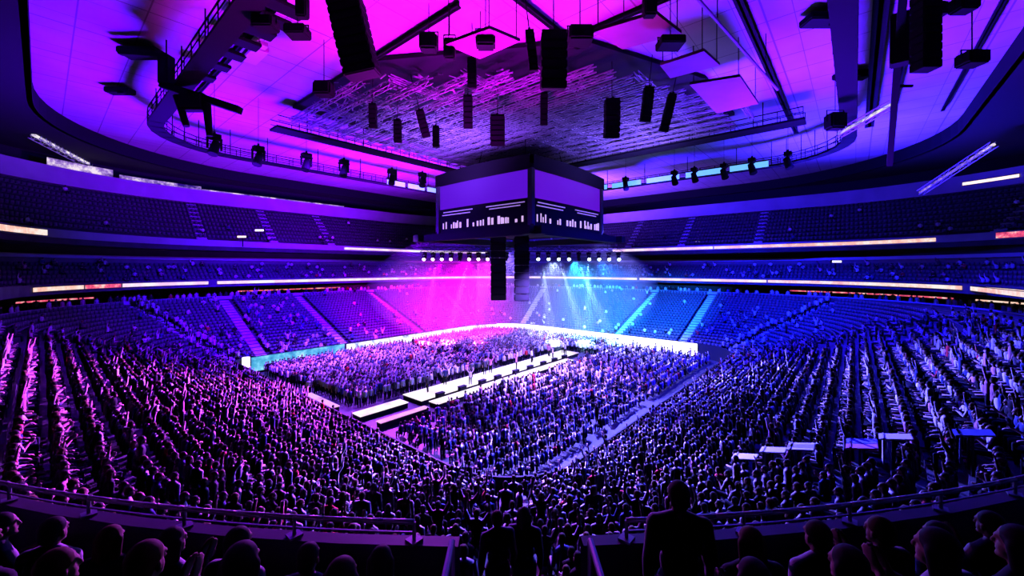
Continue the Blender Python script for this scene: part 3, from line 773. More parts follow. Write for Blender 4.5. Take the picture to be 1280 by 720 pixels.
# concourse standers, middle tier and the few in the upper tier, people on the aisles
for nm, x, y, nx, ny, s_, L in along(MPATH, 18.9, 0.75, FAR5 + ('right',)):
    if rng.random() < 0.6: mass.append(rand_inst(3, x, y, TOP_Z - 0.4, face_in(nx, ny)))
for nm, x, y, nx, ny, s_, L in along(MPATH, 21.5, 1.1, FAR5 + ('right',)):
    if rng.random() < 0.6: mass.append(rand_inst(3, x, y, TOP_Z - 0.4, rng.uniform(0, 6)))
for i in range(1, T2N + 1):
    o = T2S + T2T * (i - 1) + 0.5
    for nm, x, y, nx, ny, s_, L in along(MPATH, o, 0.6, FAR5):
        if rng.random() < 0.16: mass.append(rand_inst(int(rng.integers(3)), x, y, T2F + FUP + T2R * i, face_in(nx, ny)))
for i in range(1, T3N):
    o = T3O + 0.6 + T3T * (i - 1) + 0.5
    for nm, x, y, nx, ny, s_, L in along(UPATH, o, 0.6, FAR5):
        if rng.random() < (0.035 if i < 4 else 0.005): mass.append(rand_inst(0, x, y, T3Z + T3R * i, face_in(nx, ny), cl=0 if rng.random() < .5 else None))
for i, q in ((6, 0.1), (8, -0.2), (9, 0.25), (11, 0.0), (12, 0.2), (13, -0.15)):
    p = NC + ND * (5 + 0.3 + BT * (i + 0.5)) + NT * q; mass.append(rand_inst(3, p.x, p.y, BZ0 + BR * i + 0.07, rng.uniform(0, 6), cl=0))
# performers and crew on the runway
for i in range(14):
    mass.append(rand_inst(3 if i % 3 else 4, rng.uniform(24, 50), rng.uniform(31.3, 33.7), 0.53, rng.uniform(0, 6)))
for kind, x, lab, k in AISLES:
    if k in (7, 8):
        b, n = aisle_pts(kind, x); t = Vector((-n.y, n.x, 0))
        for i in range(BN):
            for q in range(2):
                if rng.random() < 0.75:
                    p = b + n * (0.3 + BT * (i + 0.5)) + t * rng.uniform(-0.5, 0.5); mass.append(rand_inst(3, p.x, p.y, BZ0 + BR * i + 0.07, rng.uniform(0, 6), cl=int(rng.integers(3))))
crowd = merged('crowd', LODS, mass, M['crowd'])
tag(crowd, 'dense crowd of seated and standing spectators filling floor and stands', 'crowd', kind='stuff')

# ------------------------------------------------------------------ foreground seats, railings
def seat_meshes():
    d = {}
    d['seat'] = MB().bevbox((0, 0.0, 0.43), (0.45, 0.42, 0.07), 0.025).mesh('seat', M['seat'])
    mb = MB(); bm = bmesh.new(); bmesh.ops.create_grid(bm, x_segments=6, y_segments=5, size=0.5)
    for v in bm.verts:
        x, y = v.co.x, v.co.y; v.co = Vector((x * 0.46, -0.24 - 0.05 * (y + 0.5) + 0.10 * x * x, 0.66 + y * 0.44 - 0.05 * (abs(x * 2) ** 4) * (y > 0.3)))
    g = bmesh.ops.solidify(bm, geom=bm.faces[:], thickness=0.035)
    mb.from_bm(bm); d['backrest'] = mb.mesh('backrest', M['seat']); d['backrest'].shade_smooth()
    d['armrest'] = MB().bevbox((0, -0.03, 0.64), (0.05, 0.34, 0.04), 0.012).bar((0, -0.14, 0.62), (0, -0.17, 0.30), 0.035).mesh('armrest', M['black'])
    d['bracket'] = MB().box((0, -0.10, 0.22), (0.06, 0.10, 0.44)).box((0, -0.10, 0.015), (0.16, 0.2, 0.03)).mesh('bracket', M['black'])
    return d
SM = seat_meshes()
for side in (-1, 1):
    for ri in range(4):
        lst = sorted([f for f in fore if f[6] == ri and (f[7] > 0) == (side > 0)], key=lambda t: abs(t[7]))
        for q, f in enumerate(lst):
            d, x, y, z, rot, pose, _, dd = f
            if d > 9 : continue
            n = Vector((x, y, 0)) - NC; 
            nx, ny = (n.normalized().x, n.normalized().y) if (x < NC.x and y < NC.y) else ((0, -1) if x >= NC.x else (-1, 0))
            back = 0.0 if pose.startswith('sit') else 0.32
            r = face_in(nx, ny)
            e = empty('stadium_seat', (x + nx * (0.07 + back), y + ny * (0.07 + back), z), f"dark folding seat, {ROWN[ri]} row behind the railing, {ordinal(q + 1)} {'right' if side > 0 else 'left'} of stairs", 'seat', 'balcony seats in front of the camera', rz=r)
            for nm, me, lx in (('seat', SM['seat'], 0), ('backrest', SM['backrest'], 0), ('armrest', SM['armrest'], -0.26), ('armrest', SM['armrest'], 0.26), ('bracket', SM['bracket'], 0)):
                c_ = bpy.data.objects.new(nm, me); COL.objects.link(c_); c_.parent = e; c_.location = (lx, 0, 0)
# parapet rails on the camera's tier: handrail, glass-less infill bars and posts
def arc_pts(R, a0, a1, z, n): return [(NC.x + R * math.cos(a0 + (a1 - a0) * i / n), NC.y + R * math.sin(a0 + (a1 - a0) * i / n), z) for i in range(n + 1)]
AN = math.atan2(ND.y, ND.x)
def railing(a0, a1, label):
    R = 5 + T2O + 0.07
    c = arc_pts(R, (a0 + a1) / 2, (a0 + a1) / 2, 10.42, 1)[0]
    e = empty('railing', c, label, 'railing', 'railings on the front edge of the balcony')
    C_ = Vector(c)
    p = [Vector(q) - C_ for q in arc_pts(R, a0, a1, 10.60, 24)]
    mb = MB()
    for i in range(24): mb.cyl(p[i], p[i + 1], 0.024, n=8)
    part(mb, 'handrail', M['rail'], e, smooth=True)
    mb = MB()
    for i in range(24): mb.bar(p[i] - Vector((0, 0, 0.10)), p[i + 1] - Vector((0, 0, 0.10)), 0.016)
    part(mb, 'middle_rail', M['rail'], e)
    for i in range(0, 25, 4):
        part(MB().cyl(p[i] - Vector((0, 0, 0.18)), p[i], 0.018, n=8).box(p[i] - Vector((0, 0, 0.17)), (0.12, 0.12, 0.02)), 'post', M['rail'], e)
railing(AN + 0.045, AN + 0.36, 'blue lit metal railing on the balcony edge right of the central stairs')
railing(AN - 0.36, AN - 0.045, 'blue lit metal railing on the balcony edge left of the central stairs')
railing(AN + 0.40, AN + 0.68, 'dim metal railing curving up at the right of the balcony')
railing(AN - 0.68, AN - 0.40, 'dim metal railing curving up at the left of the balcony')
# stair guard rails at the top of the central stairs
for s, lab in ((-1, 'bright tubular stair guard left of the central stairs'), (1, 'bright tubular stair guard right of the central stairs')):
    e = empty('stair_rail', NC + ND * (5 + 17.9) + NT * (s * 0.62) + Vector((0, 0, T2F)), lab, 'stair rail', 'stair rails at the central stairs', rz=AN)
    part(MB().cyl((-0.35, 0, 1.05), (0.75, 0, 1.05), 0.028, n=8).cyl((0.75, 0, 1.05), (0.95, 0, 0.85), 0.028, n=8), 'handrail', M['rail'], e)
    part(MB().cyl((-0.35, 0, 0.55), (0.80, 0, 0.55), 0.018, n=8), 'middle_rail', M['rail'], e)
    for x in (-0.35, 0.78): part(MB().cyl((x, 0, 0), (x, 0, 1.05), 0.026, n=8).box((x, 0, 0.01), (0.12, 0.12, 0.02)), 'post', M['rail'], e)
# balcony steps
mb = MB()
nm4 = Matrix((ND, NT, Vector((0, 0, 1)))).transposed()
for i in range(4): mb.box(NC + ND * (5 + T2S + T2T * i - 0.25) + Vector((0, 0, T2F + T2R * i + 0.13)), (0.5, 1.05, 0.25), nm4)
tag(mb.build('balcony_steps', M['stair']), 'short steps going up the balcony beside the dark figures', 'stairs')
# pale row panels of the right stand, tops tilted up to catch the light
for x0, x1, yc, hh, m_, lab in ((900, 938, 577, 0.75, 'board_p', 'pale lilac tilted panel on the right stand beside the red clad figures'), (950, 966, 570, 0.8, 'board_p', 'narrow pale tilted panel on the right stand, second from the left'),
                               (976, 991, 568, 0.8, 'board_p', 'narrow pale tilted panel on the right stand, third from the left'), (1004, 1014, 566, 0.7, 'board_p', 'small pale tilted panel in the middle of the row on the right stand'),
                               (1056, 1072, 566, 0.8, 'board_b', 'blue board left of the pink tilted panel on the right stand'), (1084, 1101, 566, 0.8, 'board_k', 'pink desk top on the right stand'),
                               (1116, 1140, 556, 0.6, 'board_p', 'small bluish tilted panel right of the pink one'), (1182, 1214, 552, 0.7, 'board_b', 'wide deep blue tilted panel high on the right stand'), (1220, 1254, 550, 0.8, 'board_b', 'large deep blue tilted panel at the outer end of the right stand')):
    if 'bp' not in globals():
        bp = {'board_p': mat('pale_board', (0.85, 0.82, 0.88), 0.6), 'board_b': mat('blue_board', (0.15, 0.2, 0.6), 0.6), 'board_k': mat('pink_board', (0.85, 0.25, 0.45), 0.6)}
    a = bowl_hit(x0, yc, 1.1); b = bowl_hit(x1, yc, 1.1); c = (a + b) / 2; row = round((V0 - c.y - 0.3) / BT); row = max(0, min(BN - 1, row))
    zr = BZ0 + BR * row; yb = V0 - 0.3 - BT * row - 0.06
    e = empty('row_panel', (c.x, yb, zr), lab, 'panel', 'pale panels along the rows of the right stand')
    wd = abs(b.x - a.x); wd = max(0.6, min(wd, 3.0))
    part(MB().bevbox((0, 0, 1.22), (wd, 0.85, 0.05), 0.015, Matrix.Rotation(math.radians(-14), 3, 'X')), 'tilted_top', bp[m_], e)
    part(MB().box((0, 0.30, 0.75), (wd * 0.96, 0.04, 0.9)), 'front_panel', bp[m_], e)
    for s in (-1, 1): part(MB().bar((s * wd * 0.45, 0.05, 0), (s * wd * 0.45, 0.05, 1.2), 0.06), 'leg', M['black'], e)

# ------------------------------------------------------------------ LED boards round the floor
def board(name, seglist, o, z0, z1, m, label, cat='screen', group=None, trim=None, thick=0.12, frame=True):
    sp = samples_of(seglist, narc=14, only=[sg[-1] for sg in seglist])
    b0 = Vector((sp[len(sp) // 2][0][0], sp[len(sp) // 2][0][1], z0))
    e = empty(name, b0, label, cat, group)
    def sw(prof): 
        mb = MB().sweep(sp, prof, closed=False); mb.v = [tuple(Vector(p) - b0) for p in mb.v]; return mb
    part(sw([(o, z0), (o, z1)]), 'screen', m, e)
    part(sw([(o, z1), (o, z1 + 0.06), (o + thick, z1 + 0.06), (o + thick, z0 - 0.06), (o, z0 - 0.06), (o, z0)]), 'frame', M['black'], e)
    return e
def sub(side, a, b, o=0.0):
    "stretch of one straight side, given its running coordinate"
    for sg in CUR[0]:
        if sg[-1] == side:
            if side in ('farleft', 'right'): return ('line', (a, sg[1][1]), (b, sg[1][1]), sg[3], side)
            return ('line', (sg[1][0], a), (sg[1][0], b), sg[3], side)
CUR = [PATH]
def seg(nm): return [sg for sg in CUR[0] if sg[-1] == nm][0]
def arcpart(nm, t0, t1):
    _, c, r, a0, a1, n = seg(nm); return ('arc', c, r, a0 + (a1 - a0) * t0, a0 + (a1 - a0) * t1, n)
BO = -0.35
board('perimeter_screen', [sub('farleft', 28.5, 16.7)], BO, 0.30, 2.05, M['board_teal'], 'teal lit screen at the left end of the floor boards', group='screens round the event floor')
board('perimeter_screen', [arcpart('F', 0.55, 1.0), sub('farleft', 52.0, 28.8)], BO, 0.30, 1.95, M['board_mixed'], 'long white screen with dark specks curving under the magenta stand', group='screens round the event floor')
board('perimeter_screen', [sub('farright', 17.4, 46.5), arcpart('F', 0, 0.545)], BO, 0.20, 2.05, M['board_white'], 'brilliant white screen below the right stand', group='screens round the event floor')
e = empty('corner_lamp', (16.1, 56.0, 0), 'small round white lamp at the left tip of the teal screen', 'lamp')
part(MB().cyl((0, 0, 0), (0, 0, 1.0), 0.06), 'post', M['black'], e); part(MB().cyl((0, 0, 1.0), (0, 0, 2.2), 0.42, 0.42, 14), 'lamp_head', M['glow_white'], e, smooth=False)
# ribbons on the balcony fronts
RG = 'light ribbons on the balcony fronts'
def rib(sl, o, z0, z1, m, lab): board('ribbon_screen', sl, o, z0, z1, M[m], lab, group=RG, thick=0.05)
LO = T2O - 0.08; CUR[0] = MPATH
rib([arcpart('F', 0.25, 1.0), sub('farleft', 51.9, 17.4)], LO, 10.55, 11.0, 'ribbon', 'thin white light ribbon crossing behind the magenta beams')
rib([sub('farright', 34, 46.5), arcpart('F', 0, 0.24)], LO, 10.55, 11.0, 'ribbon', 'thin white light ribbon crossing behind the blue beams')
rib([sub('farright', 11.4, 33.5)], LO, 10.55, 11.0, 'ribbon', 'lower light ribbon right of the blue beams')
rib([arcpart('R', 0.30, 1.0)], LO, 10.55, 11.0, 'ribbon_warm', 'warm peach light ribbon bending round the right corner')
rib([arcpart('R', 0.0, 0.27), sub('right', 45, 56.4)], LO, 10.55, 11.0, 'ribbon_warm', 'broken orange light ribbon at the far right of the lower balcony')
rib([arcpart('L', 0.0, 0.34)], LO, 10.55, 11.0, 'ribbon', 'white light ribbon left of the dark gap on the lower balcony')
rib([arcpart('L', 0.345, 0.485)], LO, 10.55, 11.0, 'ribbon_red', 'red and white stretch of the lower light ribbon at the left')
rib([arcpart('L', 0.49, 0.71)], LO, 10.55, 11.0, 'ribbon_warm', 'cream stretch of the lower light ribbon at the far left')
UO = T3O - 0.08; CUR[0] = UPATH
rib([arcpart('F', 0.55, 1.0), sub('farleft', 51.9, 38)], UO, 16.55, 17.0, 'ribbon', 'pinkish white upper ribbon left of the stage lamps')
rib([sub('farright', 20, 40)], UO, 16.5, 17.0, 'ribbon', 'white upper ribbon right of the stage lamps')
rib([arcpart('R', 0.645, 1.0), sub('farright', 4.7, 19.8)], UO, 16.5, 17.0, 'ribbon_warm', 'cream upper ribbon at the right corner')
rib([arcpart('R', 0.40, 0.49)], UO, 16.5, 17.15, 'ribbon_red', 'short pinkish lit sign at the right end of the upper balcony')
rib([arcpart('L', 0.60, 0.80)], UO, 16.5, 17.1, 'ribbon_warm', 'short cream lit sign at the left end of the upper balcony')
# lit galleries high under the roof
GO = 28.5
rib2 = lambda sl, o, z0, z1, m, lab: board('gallery_light', sl, o, z0, z1, M[m], lab, cat='light strip', group='lit strips of the high gallery', thick=0.05)
rib2([arcpart('L', 0.225, 0.37)], GO, 26.0, 27.4, 'slot', 'broken white lit gallery high at the far left under the ceiling')
rib2([arcpart('L', 0, 0.21)], GO, 26.0, 26.9, 'slot', 'white lit gallery strip just right of the broken one')
rib2([sub('farleft', 43, 17.9)], GO, 26.1, 26.5, 'slot', 'thin white lit gallery strip running towards the scoreboard')
board('gallery_light', [arcpart('R', 0.55, 0.66)], 25.8, 24.5, 24.9, M['glow_warm'], 'short bright warm strip on the upper band at the right', cat='light strip', group='lit strips of the high gallery', thick=0.05)
CUR[0] = MPATH
# concourse lamps behind the lower stands
for i, (sl, m, lab) in enumerate((([arcpart('L', 0.30, 0.50)], 'ribbon_red', 'red lamps of the concourse at the left'), ([sub('farleft', 40, 22)], 'ribbon_red', 'warm concourse lamps under the ribbon left of the beams'),
                                  ([arcpart('R', 0.05, 0.45)], 'ribbon_warm', 'orange concourse lamps at the far right'), ([arcpart('R', 0.5, 0.95)], 'ribbon_red', 'warm concourse lamps under the peach ribbon'))):
    board('concourse_lamp', sl, 24.2, 8.9, 9.1, M[m], lab, cat='lamp', group='lamps of the concourse', thick=0.05)

# ------------------------------------------------------------------ stage runway
def deck(name, x0, x1, y0, y1, h, m, label):
    c = ((x0 + x1) / 2, (y0 + y1) / 2, 0); e = empty(name, c, label, 'stage'); w_, d_ = x1 - x0, y1 - y0
    part(MB().box((0, 0, h), (w_, d_, 0.06)), 'deck', m, e)
    part(MB().box((0, 0, (h - 0.03) / 2), (w_ - 0.1, d_ - 0.1, h - 0.03)), 'skirt', M['black'], e)
    return e
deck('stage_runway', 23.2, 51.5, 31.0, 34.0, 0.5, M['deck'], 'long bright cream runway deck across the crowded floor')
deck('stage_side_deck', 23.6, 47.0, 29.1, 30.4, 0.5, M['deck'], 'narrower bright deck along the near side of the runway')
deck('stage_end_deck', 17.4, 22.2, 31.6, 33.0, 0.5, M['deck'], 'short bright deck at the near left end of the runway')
deck('stage_step', 17.6, 22.4, 28.8, 29.5, 0.6, M['glow_pink'], 'thin pinkish lit walkway beside the end of the runway')
deck('floor_light_patch', 16.0, 17.6, 35.5, 41.5, 0.5, M['glow_pink'], 'pale pink patch of light on the floor beside the left stand')  # glowing slab stands in for light falling on the floor
for i in range(9):
    x = 25.5 + i * 2.7 + random.uniform(-0.5, 0.5)
    e = empty('equipment_case', (x, 30.7, 0), f"dark equipment case between the runway decks, {ordinal(i + 1)} from the near end", 'case', 'equipment cases along the runway')
    part(MB().bevbox((0, 0, 0.4), (0.9, 0.45, 0.8), 0.04), 'body', M['black'], e)
    part(MB().bevbox((0, 0, 0.86), (0.94, 0.49, 0.12), 0.03), 'lid', M['catwalk'], e)

# ------------------------------------------------------------------ scoreboard
SX, SY = 40.2, 32.8
e = sb = empty('scoreboard', (SX, SY, 17.4), 'huge four sided scoreboard hanging over the floor with dark arched top', 'scoreboard')
HS = 7.4
SBS = [mat('violet_screen', (0.02, 0.02, 0.03), 0.4, emit=c_, estr=1.0) for c_ in ((0.05, 0.01, 0.62), (0.10, 0.005, 0.62), (0.11, 0.005, 0.60), (0.035, 0.01, 0.60))]
def face_m(k): return Matrix.Rotation(k * PI / 2, 3, 'Z')
for k in range(4):
    R = face_m(k)
    mb = MB()          # big screen, slightly bowed
    n = 10
    vs = []; 
    for i in range(n + 1):
        t = -1 + 2 * i / n; y = HS + 0.25 * (1 - t * t)
        for z in (2.9, 5.85): vs.append(R @ Vector((t * HS, y, z)))
    mb.add(vs, [(2 * i, 2 * i + 2, 2 * i + 3, 2 * i + 1) for i in range(n)]); part(mb, 'screen', SBS[k], e)
    mb = MB().box(R @ Vector((0, HS - 0.1, 1.4)), (2 * HS, 0.3, 3.0), R); db = part(mb, 'display_band', M['catwalk'], e)
    mb = MB()
    rr = random.Random(k)
    x = -HS + 0.8
    while x < HS - 0.8:
        w_ = rr.uniform(0.12, 0.34); h = rr.uniform(0.35, 0.95)
        if rr.random() < 0.72: mb.box(R @ Vector((x, HS + 0.09, 0.45 + h / 2)), (w_, 0.05, h), R)
        x += w_ + rr.uniform(0.08, 0.35)
    part(mb, 'lit_lettering', M['glow_ticks'] if 'glow_ticks' in M else M.setdefault('glow_ticks', mat('lit_lettering', (0.8, 0.7, 0.9), 0.5, emit=(0.85, 0.55, 0.9), estr=0.8)), db)
    mb = MB()
    for zz, a_, b_ in ((2.5, -6.6, -1.0), (2.2, -6.0, -1.5), (2.5, 1.2, 6.4), (2.15, 1.6, 6.6)): mb.box(R @ Vector(((a_ + b_) / 2, HS + 0.09, zz)), (b_ - a_, 0.05, 0.10), R)
    part(mb, 'lit_line', M.setdefault('glow_line', mat('lit_lines', (0.6, 0.5, 0.9), 0.5, emit=(0.45, 0.25, 0.9), estr=0.7)), db)
    mb = MB()          # arched dark hood over each face
    vs = []
    for i in range(n + 1):
        t = -1 + 2 * i / n; vs += [R @ Vector((t * (HS + 0.15), HS + 0.45, 5.8)), R @ Vector((t * (HS + 0.15), HS + 0.45, 7.2 + 0.3 * (1 - t * t))), R @ Vector((t * (HS + 0.15) * 0.75, HS - 1.9, 8.0 + 0.3 * (1 - t * t)))]
    f_ = []
    for i in range(n): f_ += [(3 * i, 3 * i + 3, 3 * i + 4, 3 * i + 1), (3 * i + 1, 3 * i + 4, 3 * i + 5, 3 * i + 2)]
    mb.add(vs, f_); part(mb, 'hood', M['black'], e)
    part(MB().box(R @ Vector((HS, HS, 2.9)), (0.55, 0.55, 6.0)), 'corner_post', M['parapet'], e)
    part(MB().cyl(R @ Vector((4, 4, 7.9)), R @ Vector((3.2, 3.2, 12.4)), 0.05, n=8), 'hoist_cable', M['black'], e)
part(MB().box((0, 0, 3.3), (2 * HS - 0.6, 2 * HS - 0.6, 6.6)), 'core', M['black'], e)
part(MB().box((0, 0, 8.0), (11.4, 11.4, 0.3)), 'roof_plate', M['black'], e)
for k in range(4):
    R = face_m(k); part(MB().box(R @ Vector((0, HS + 1.3, -0.7)), (2 * HS + 5.2, 1.0, 0.8), R), 'lower_ring', M['catwalk'], e)
    part(MB().bar(R @ Vector((HS - 0.5, HS - 0.5, 0.3)), R @ Vector((HS + 1.3, HS + 1.3, -0.5)), 0.3), 'ring_bracket', M['black'], e)

# ------------------------------------------------------------------ stage lamps on two trusses under the scoreboard
def truss_obj(name, a, b, label, w=0.6, bay=1.0, th=0.07, m='truss', group=None, cat='truss', cables=True, top=None, lit=None):
    a = Vector(a); b = Vector(b); c = (a + b) / 2; e = empty(name, c, label, cat, group)
    part(MB().truss(a - c, b - c, w, bay, th), 'frame', M[m], e)
    if lit: part(MB().bar(a - c, b - c, w * 0.45, w * 0.35), 'glow_tube', M[lit], e)  # glowing bar added inside so the truss shows as brightly lit
    if cables:
        for p in (a * 0.85 + b * 0.15, a * 0.15 + b * 0.85):
            part(MB().cyl(p - c, Vector((p.x, p.y, top or CZ - 0.5)) - c, 0.025, n=6), 'cable', M['black'], e)
    return e
TZ = 15.3
ld = Vector((RT.x, RT.y, 0))
def lampline(px0, px1, d0, d1): return P(px0, 322, d0), P(px1, 322, d1)
TA = (P(526, 312, 50.5), P(640, 312, 49)); TB = (P(652, 312, 49), P(778, 312, 50.5))
for t_ in (TA, TB):
    for p in t_: p.z = TZ
truss_obj('lighting_truss', TA[0], TA[1], 'dark lighting truss with pink lamps below the scoreboard', m='catwalk', group='lighting trusses below the scoreboard', top=16.2)
truss_obj('lighting_truss', TB[0], TB[1], 'dark lighting truss with pale blue lamps below the scoreboard', m='catwalk', group='lighting trusses below the scoreboard', top=16.2)
def moving_head(pos, aim, lens, label, group, s=1.0, cable=0.0):
    e = empty('stage_light', pos, label, 'stage light', group)
    part(MB().box((0, 0, -0.10 * s), (0.42 * s, 0.34 * s, 0.2 * s)).cyl((0, 0, 0), (0, 0, 0.12 * s), 0.05 * s), 'base', M['black'], e)
    mb = MB()
    for k in (-1, 1): mb.bar((k * 0.24 * s, 0, -0.15 * s), (k * 0.24 * s, 0, -0.62 * s), 0.07 * s)
    mb.box((0, 0, -0.2 * s), (0.54 * s, 0.2 * s, 0.08 * s)); part(mb, 'yoke', M['black'], e)
    d = Vector(aim).normalized(); c = Vector((0, 0, -0.58 * s))
    hd = part(MB().cyl(c - d * 0.30 * s, c + d * 0.30 * s, 0.15 * s, 0.20 * s, 14), 'head', M['black'], e)
    part(MB().cyl(c + d * 0.29 * s, c + d * 0.32 * s, 0.17 * s, 0.17 * s, 14), 'lens', M[lens] if lens else M['catwalk'], hd)
    if cable: part(MB().cyl((0, 0, 0), (0, 0, cable), 0.02, n=6), 'cable', M['black'], e)
    return e
LN = 10
far = Vector((FW.x, FW.y, 0))
for k in range(LN):
    p = TA[0].lerp(TA[1], (k + 0.4) / LN); p.z = TZ - 0.38
    moving_head(p, (far.x * 0.5 - RT.x * 0.25, far.y * 0.5 - RT.y * 0.25, -0.8) if k % 5 == 4 else (-far.x * 0.8, -far.y * 0.8, -0.5), 'lens_pink', f'pink stage light on the left truss, {ordinal(k + 1)} from its outer end', 'stage lights on the trusses', s=1.15)
    p = TB[1].lerp(TB[0], (k + 0.4) / LN); p.z = TZ - 0.38
    moving_head(p, (far.x * 0.5 + RT.x * 0.25, far.y * 0.5 + RT.y * 0.25, -0.8) if k % 5 == 4 else (-far.x * 0.8, -far.y * 0.8, -0.5), 'lens_blue', f'pale blue stage light on the right truss, {ordinal(k + 1)} from its outer end', 'stage lights on the trusses', s=1.15)

def line_array(pos, n, w_, h, dp, yaw, label, curve=0.06, group=None, up=None, tilt=0.0):
    "column of speaker cabinets hung from a frame, curving at the foot; pos is the top"
    e = empty('line_array_speaker', pos, label, 'speaker', group, rot=(tilt, 0, yaw))
    part(MB().box((0, 0, 0.10), (w_ * 0.95, dp * 0.8, 0.12)).box((0, 0, 0.2), (0.12, dp * 0.9, 0.1)), 'flying_frame', M['black'], e)
    part(MB().cyl((0, 0, 0.2), (0, 0, up if up else 1.5), 0.03, n=6), 'cable', M['black'], e)
    y, z, a = 0.0, 0.0, 0.0
    for k in range(n):
        a = curve * k * k / n
        R = Matrix.Rotation(a, 3, 'X'); c = Vector((0, y, z)) + R @ Vector((0, 0, -h / 2))
        mb = MB().bevbox(c, (w_, dp, h * 0.95), min(w_, dp) * 0.05, R)
        cb = part(mb, 'cabinet', M['black'], e)
        part(MB().box(c + R @ Vector((0, -dp / 2 - 0.01, 0)), (w_ * 0.86, 0.02, h * 0.75), R), 'grille', M['catwalk'], cb)
        q = Vector((0, y, z)) + R @ Vector((0, 0, -h)); y, z = q.y, q.z
    return e
def cam_yaw(p): return math.atan2(p[1], p[0]) + PI / 2 + PI
p = P(623, 296, 46.0); line_array(p, 9, 1.75, 0.80, 1.4, math.atan2(FW.y, FW.x) - PI / 2, 'large line array speaker hanging left of the scoreboard middle', 0.05, 'pair of line arrays before the scoreboard', up=0.75)
p = P(652, 296, 45.0); line_array(p, 9, 1.65, 0.80, 1.4, math.atan2(FW.y, FW.x) - PI / 2, 'large line array speaker hanging right of its twin', -0.01, 'pair of line arrays before the scoreboard', up=0.75)

# ------------------------------------------------------------------ rigging grid, catwalks, beams, ceiling units
GZ = 27.8
g = empty('rigging_grid', (32, 25.5, GZ), 'dense purple lit grid of trusses under the dark roof opening', 'rigging')
gx0, gx1, gy0, gy1 = 16.5, 47.0, 8.0, 43.5
nb = 19
for i in range(nb):
    x = gx0 + (gx1 - gx0) * i / (nb - 1); y0 = (30 - (x - 17) * 1.6) if x < 26 else max(9.5, 15 - (x - 26) * 0.45); y0 = min(y0, 30)
    part(MB().truss(Vector((x - 32, y0 - 25.5, 0)), Vector((x - 32, gy1 - 25.5, 0)), 0.42, 1.1, 0.075), 'truss', M['truss'], g)
for j in range(8):
    y = gy0 + (gy1 - gy0) * j / 7
    xs = gx0 if y > 30 else 17 + (30 - y) / 1.6 if y > 15 else 26 + (15 - y) * 2.2
    if xs > 43: continue
    part(MB().truss(Vector((xs - 32, y - 25.5, 0.42)), Vector((gx1 - 32, y - 25.5, 0.42)), 0.36, 1.3, 0.06), 'truss', M['truss'], g)
mb = MB(); rr = random.Random(3)
for i in range(900):
    x = rr.uniform(gx0, gx1) - 32; y = rr.uniform(gy0 + 8, gy1) - 25.5; z = rr.uniform(0.2, 1.3); L = rr.uniform(0.4, 1.6); a = rr.choice([0, PI / 2, rr.uniform(0, PI)])
    if (x + 32 - 17) * 1.6 + (y + 25.5) < 32: continue
    mb.bar((x, y, z), (x + L * math.cos(a), y + L * math.sin(a), z + rr.uniform(-0.3, 0.3)), rr.uniform(0.05, 0.12))
tag(part(mb, 'cable_runs', M['truss'], g), kind='stuff')
for i in range(10):
    for j in range(2):
        pass
def catwalk(pts, label, w_=1.3, h=1.1, z=27.6, closed=False, m='catwalk'):
    c = Vector((sum(p[0] for p in pts) / len(pts), sum(p[1] for p in pts) / len(pts), z)); e = empty('catwalk', c, label, 'catwalk', 'catwalks under the ceiling')
    dk, rl, hg = MB(), MB(), MB(); seq = list(zip(pts, pts[1:] + (pts[:1] if closed else [])))[: None if closed else -0 or None]
    if not closed: seq = list(zip(pts[:-1], pts[1:]))
    for a, b in seq:
        a = Vector((a[0], a[1], z)) - c; b = Vector((b[0], b[1], z)) - c; d = (b - a).normalized(); s = Vector((-d.y, d.x, 0)) * (w_ / 2)
        dk.box((a + b) / 2, ((b - a).length + 0.2, w_, 0.22), d.to_track_quat('X', 'Z').to_matrix())
        for q in (s, -s):
            rl.bar(a + q + Vector((0, 0, h)), b + q + Vector((0, 0, h)), 0.08); rl.bar(a + q + Vector((0, 0, h * 0.55)), b + q + Vector((0, 0, h * 0.55)), 0.06)
            k = max(1, int((b - a).length / 2.0))
            for i in range(k):
                pp = a.lerp(b, i / k) + q; rl.bar(pp, pp + Vector((0, 0, h)), 0.06)
        k = max(1, int((b - a).length / 6.0))
        for i in range(k):
            pp = a.lerp(b, (i + 0.5) / k); hg.bar(pp, Vector((pp.x, pp.y, CZ - z)), 0.08)
    part(dk, 'walkway', M[m], e); part(rl, 'guard_rail', M[m], e); part(hg, 'hanger', M[m], e)
    return e
catwalk([(48.2, 3.8), (48.2, 45.2), (15.5, 45.2)], 'dark catwalk edging the rigging grid on its two far sides', w_=2.0, z=27.3)
RB = samples_of(make_path(7, 64, 0.5, 58.5, 8, 9, 9, 9), narc=8)
catwalk([b for b, n in RB], 'dark oval catwalk ring hanging under the ceiling round the hall', w_=1.2, z=26.7, closed=True)
# cyan lamps on the far part of the ring
for pl, lab in (([(x, 57.4) for x in (36, 40, 44, 48, 52)], 'cyan light strip on the far catwalk left of the scoreboard'), ([(62.9, y) for y in (8.5, 14, 20, 26, 32, 38)], 'bright cyan light strip on the far catwalk right of the scoreboard')):
    c = Vector((pl[2][0], pl[2][1], 26.9)); e = empty('light_strip', c, lab, 'light strip', 'cyan strips on the far catwalk')
    mb = MB(); hb = MB()
    for a, b in zip(pl[:-1], pl[1:]):
        a = Vector((*a, 26.9)) - c; b = Vector((*b, 26.9)) - c
        mb.bar(a.lerp(b, 0.06), a.lerp(b, 0.90), 0.10, 0.75); hb.bar(a + Vector((0, 0, 0.5)), b + Vector((0, 0, 0.5)), 0.25, 0.12)
    part(mb, 'glow_tube', M['glow_cyan'], e); part(hb, 'housing', M['black'], e)
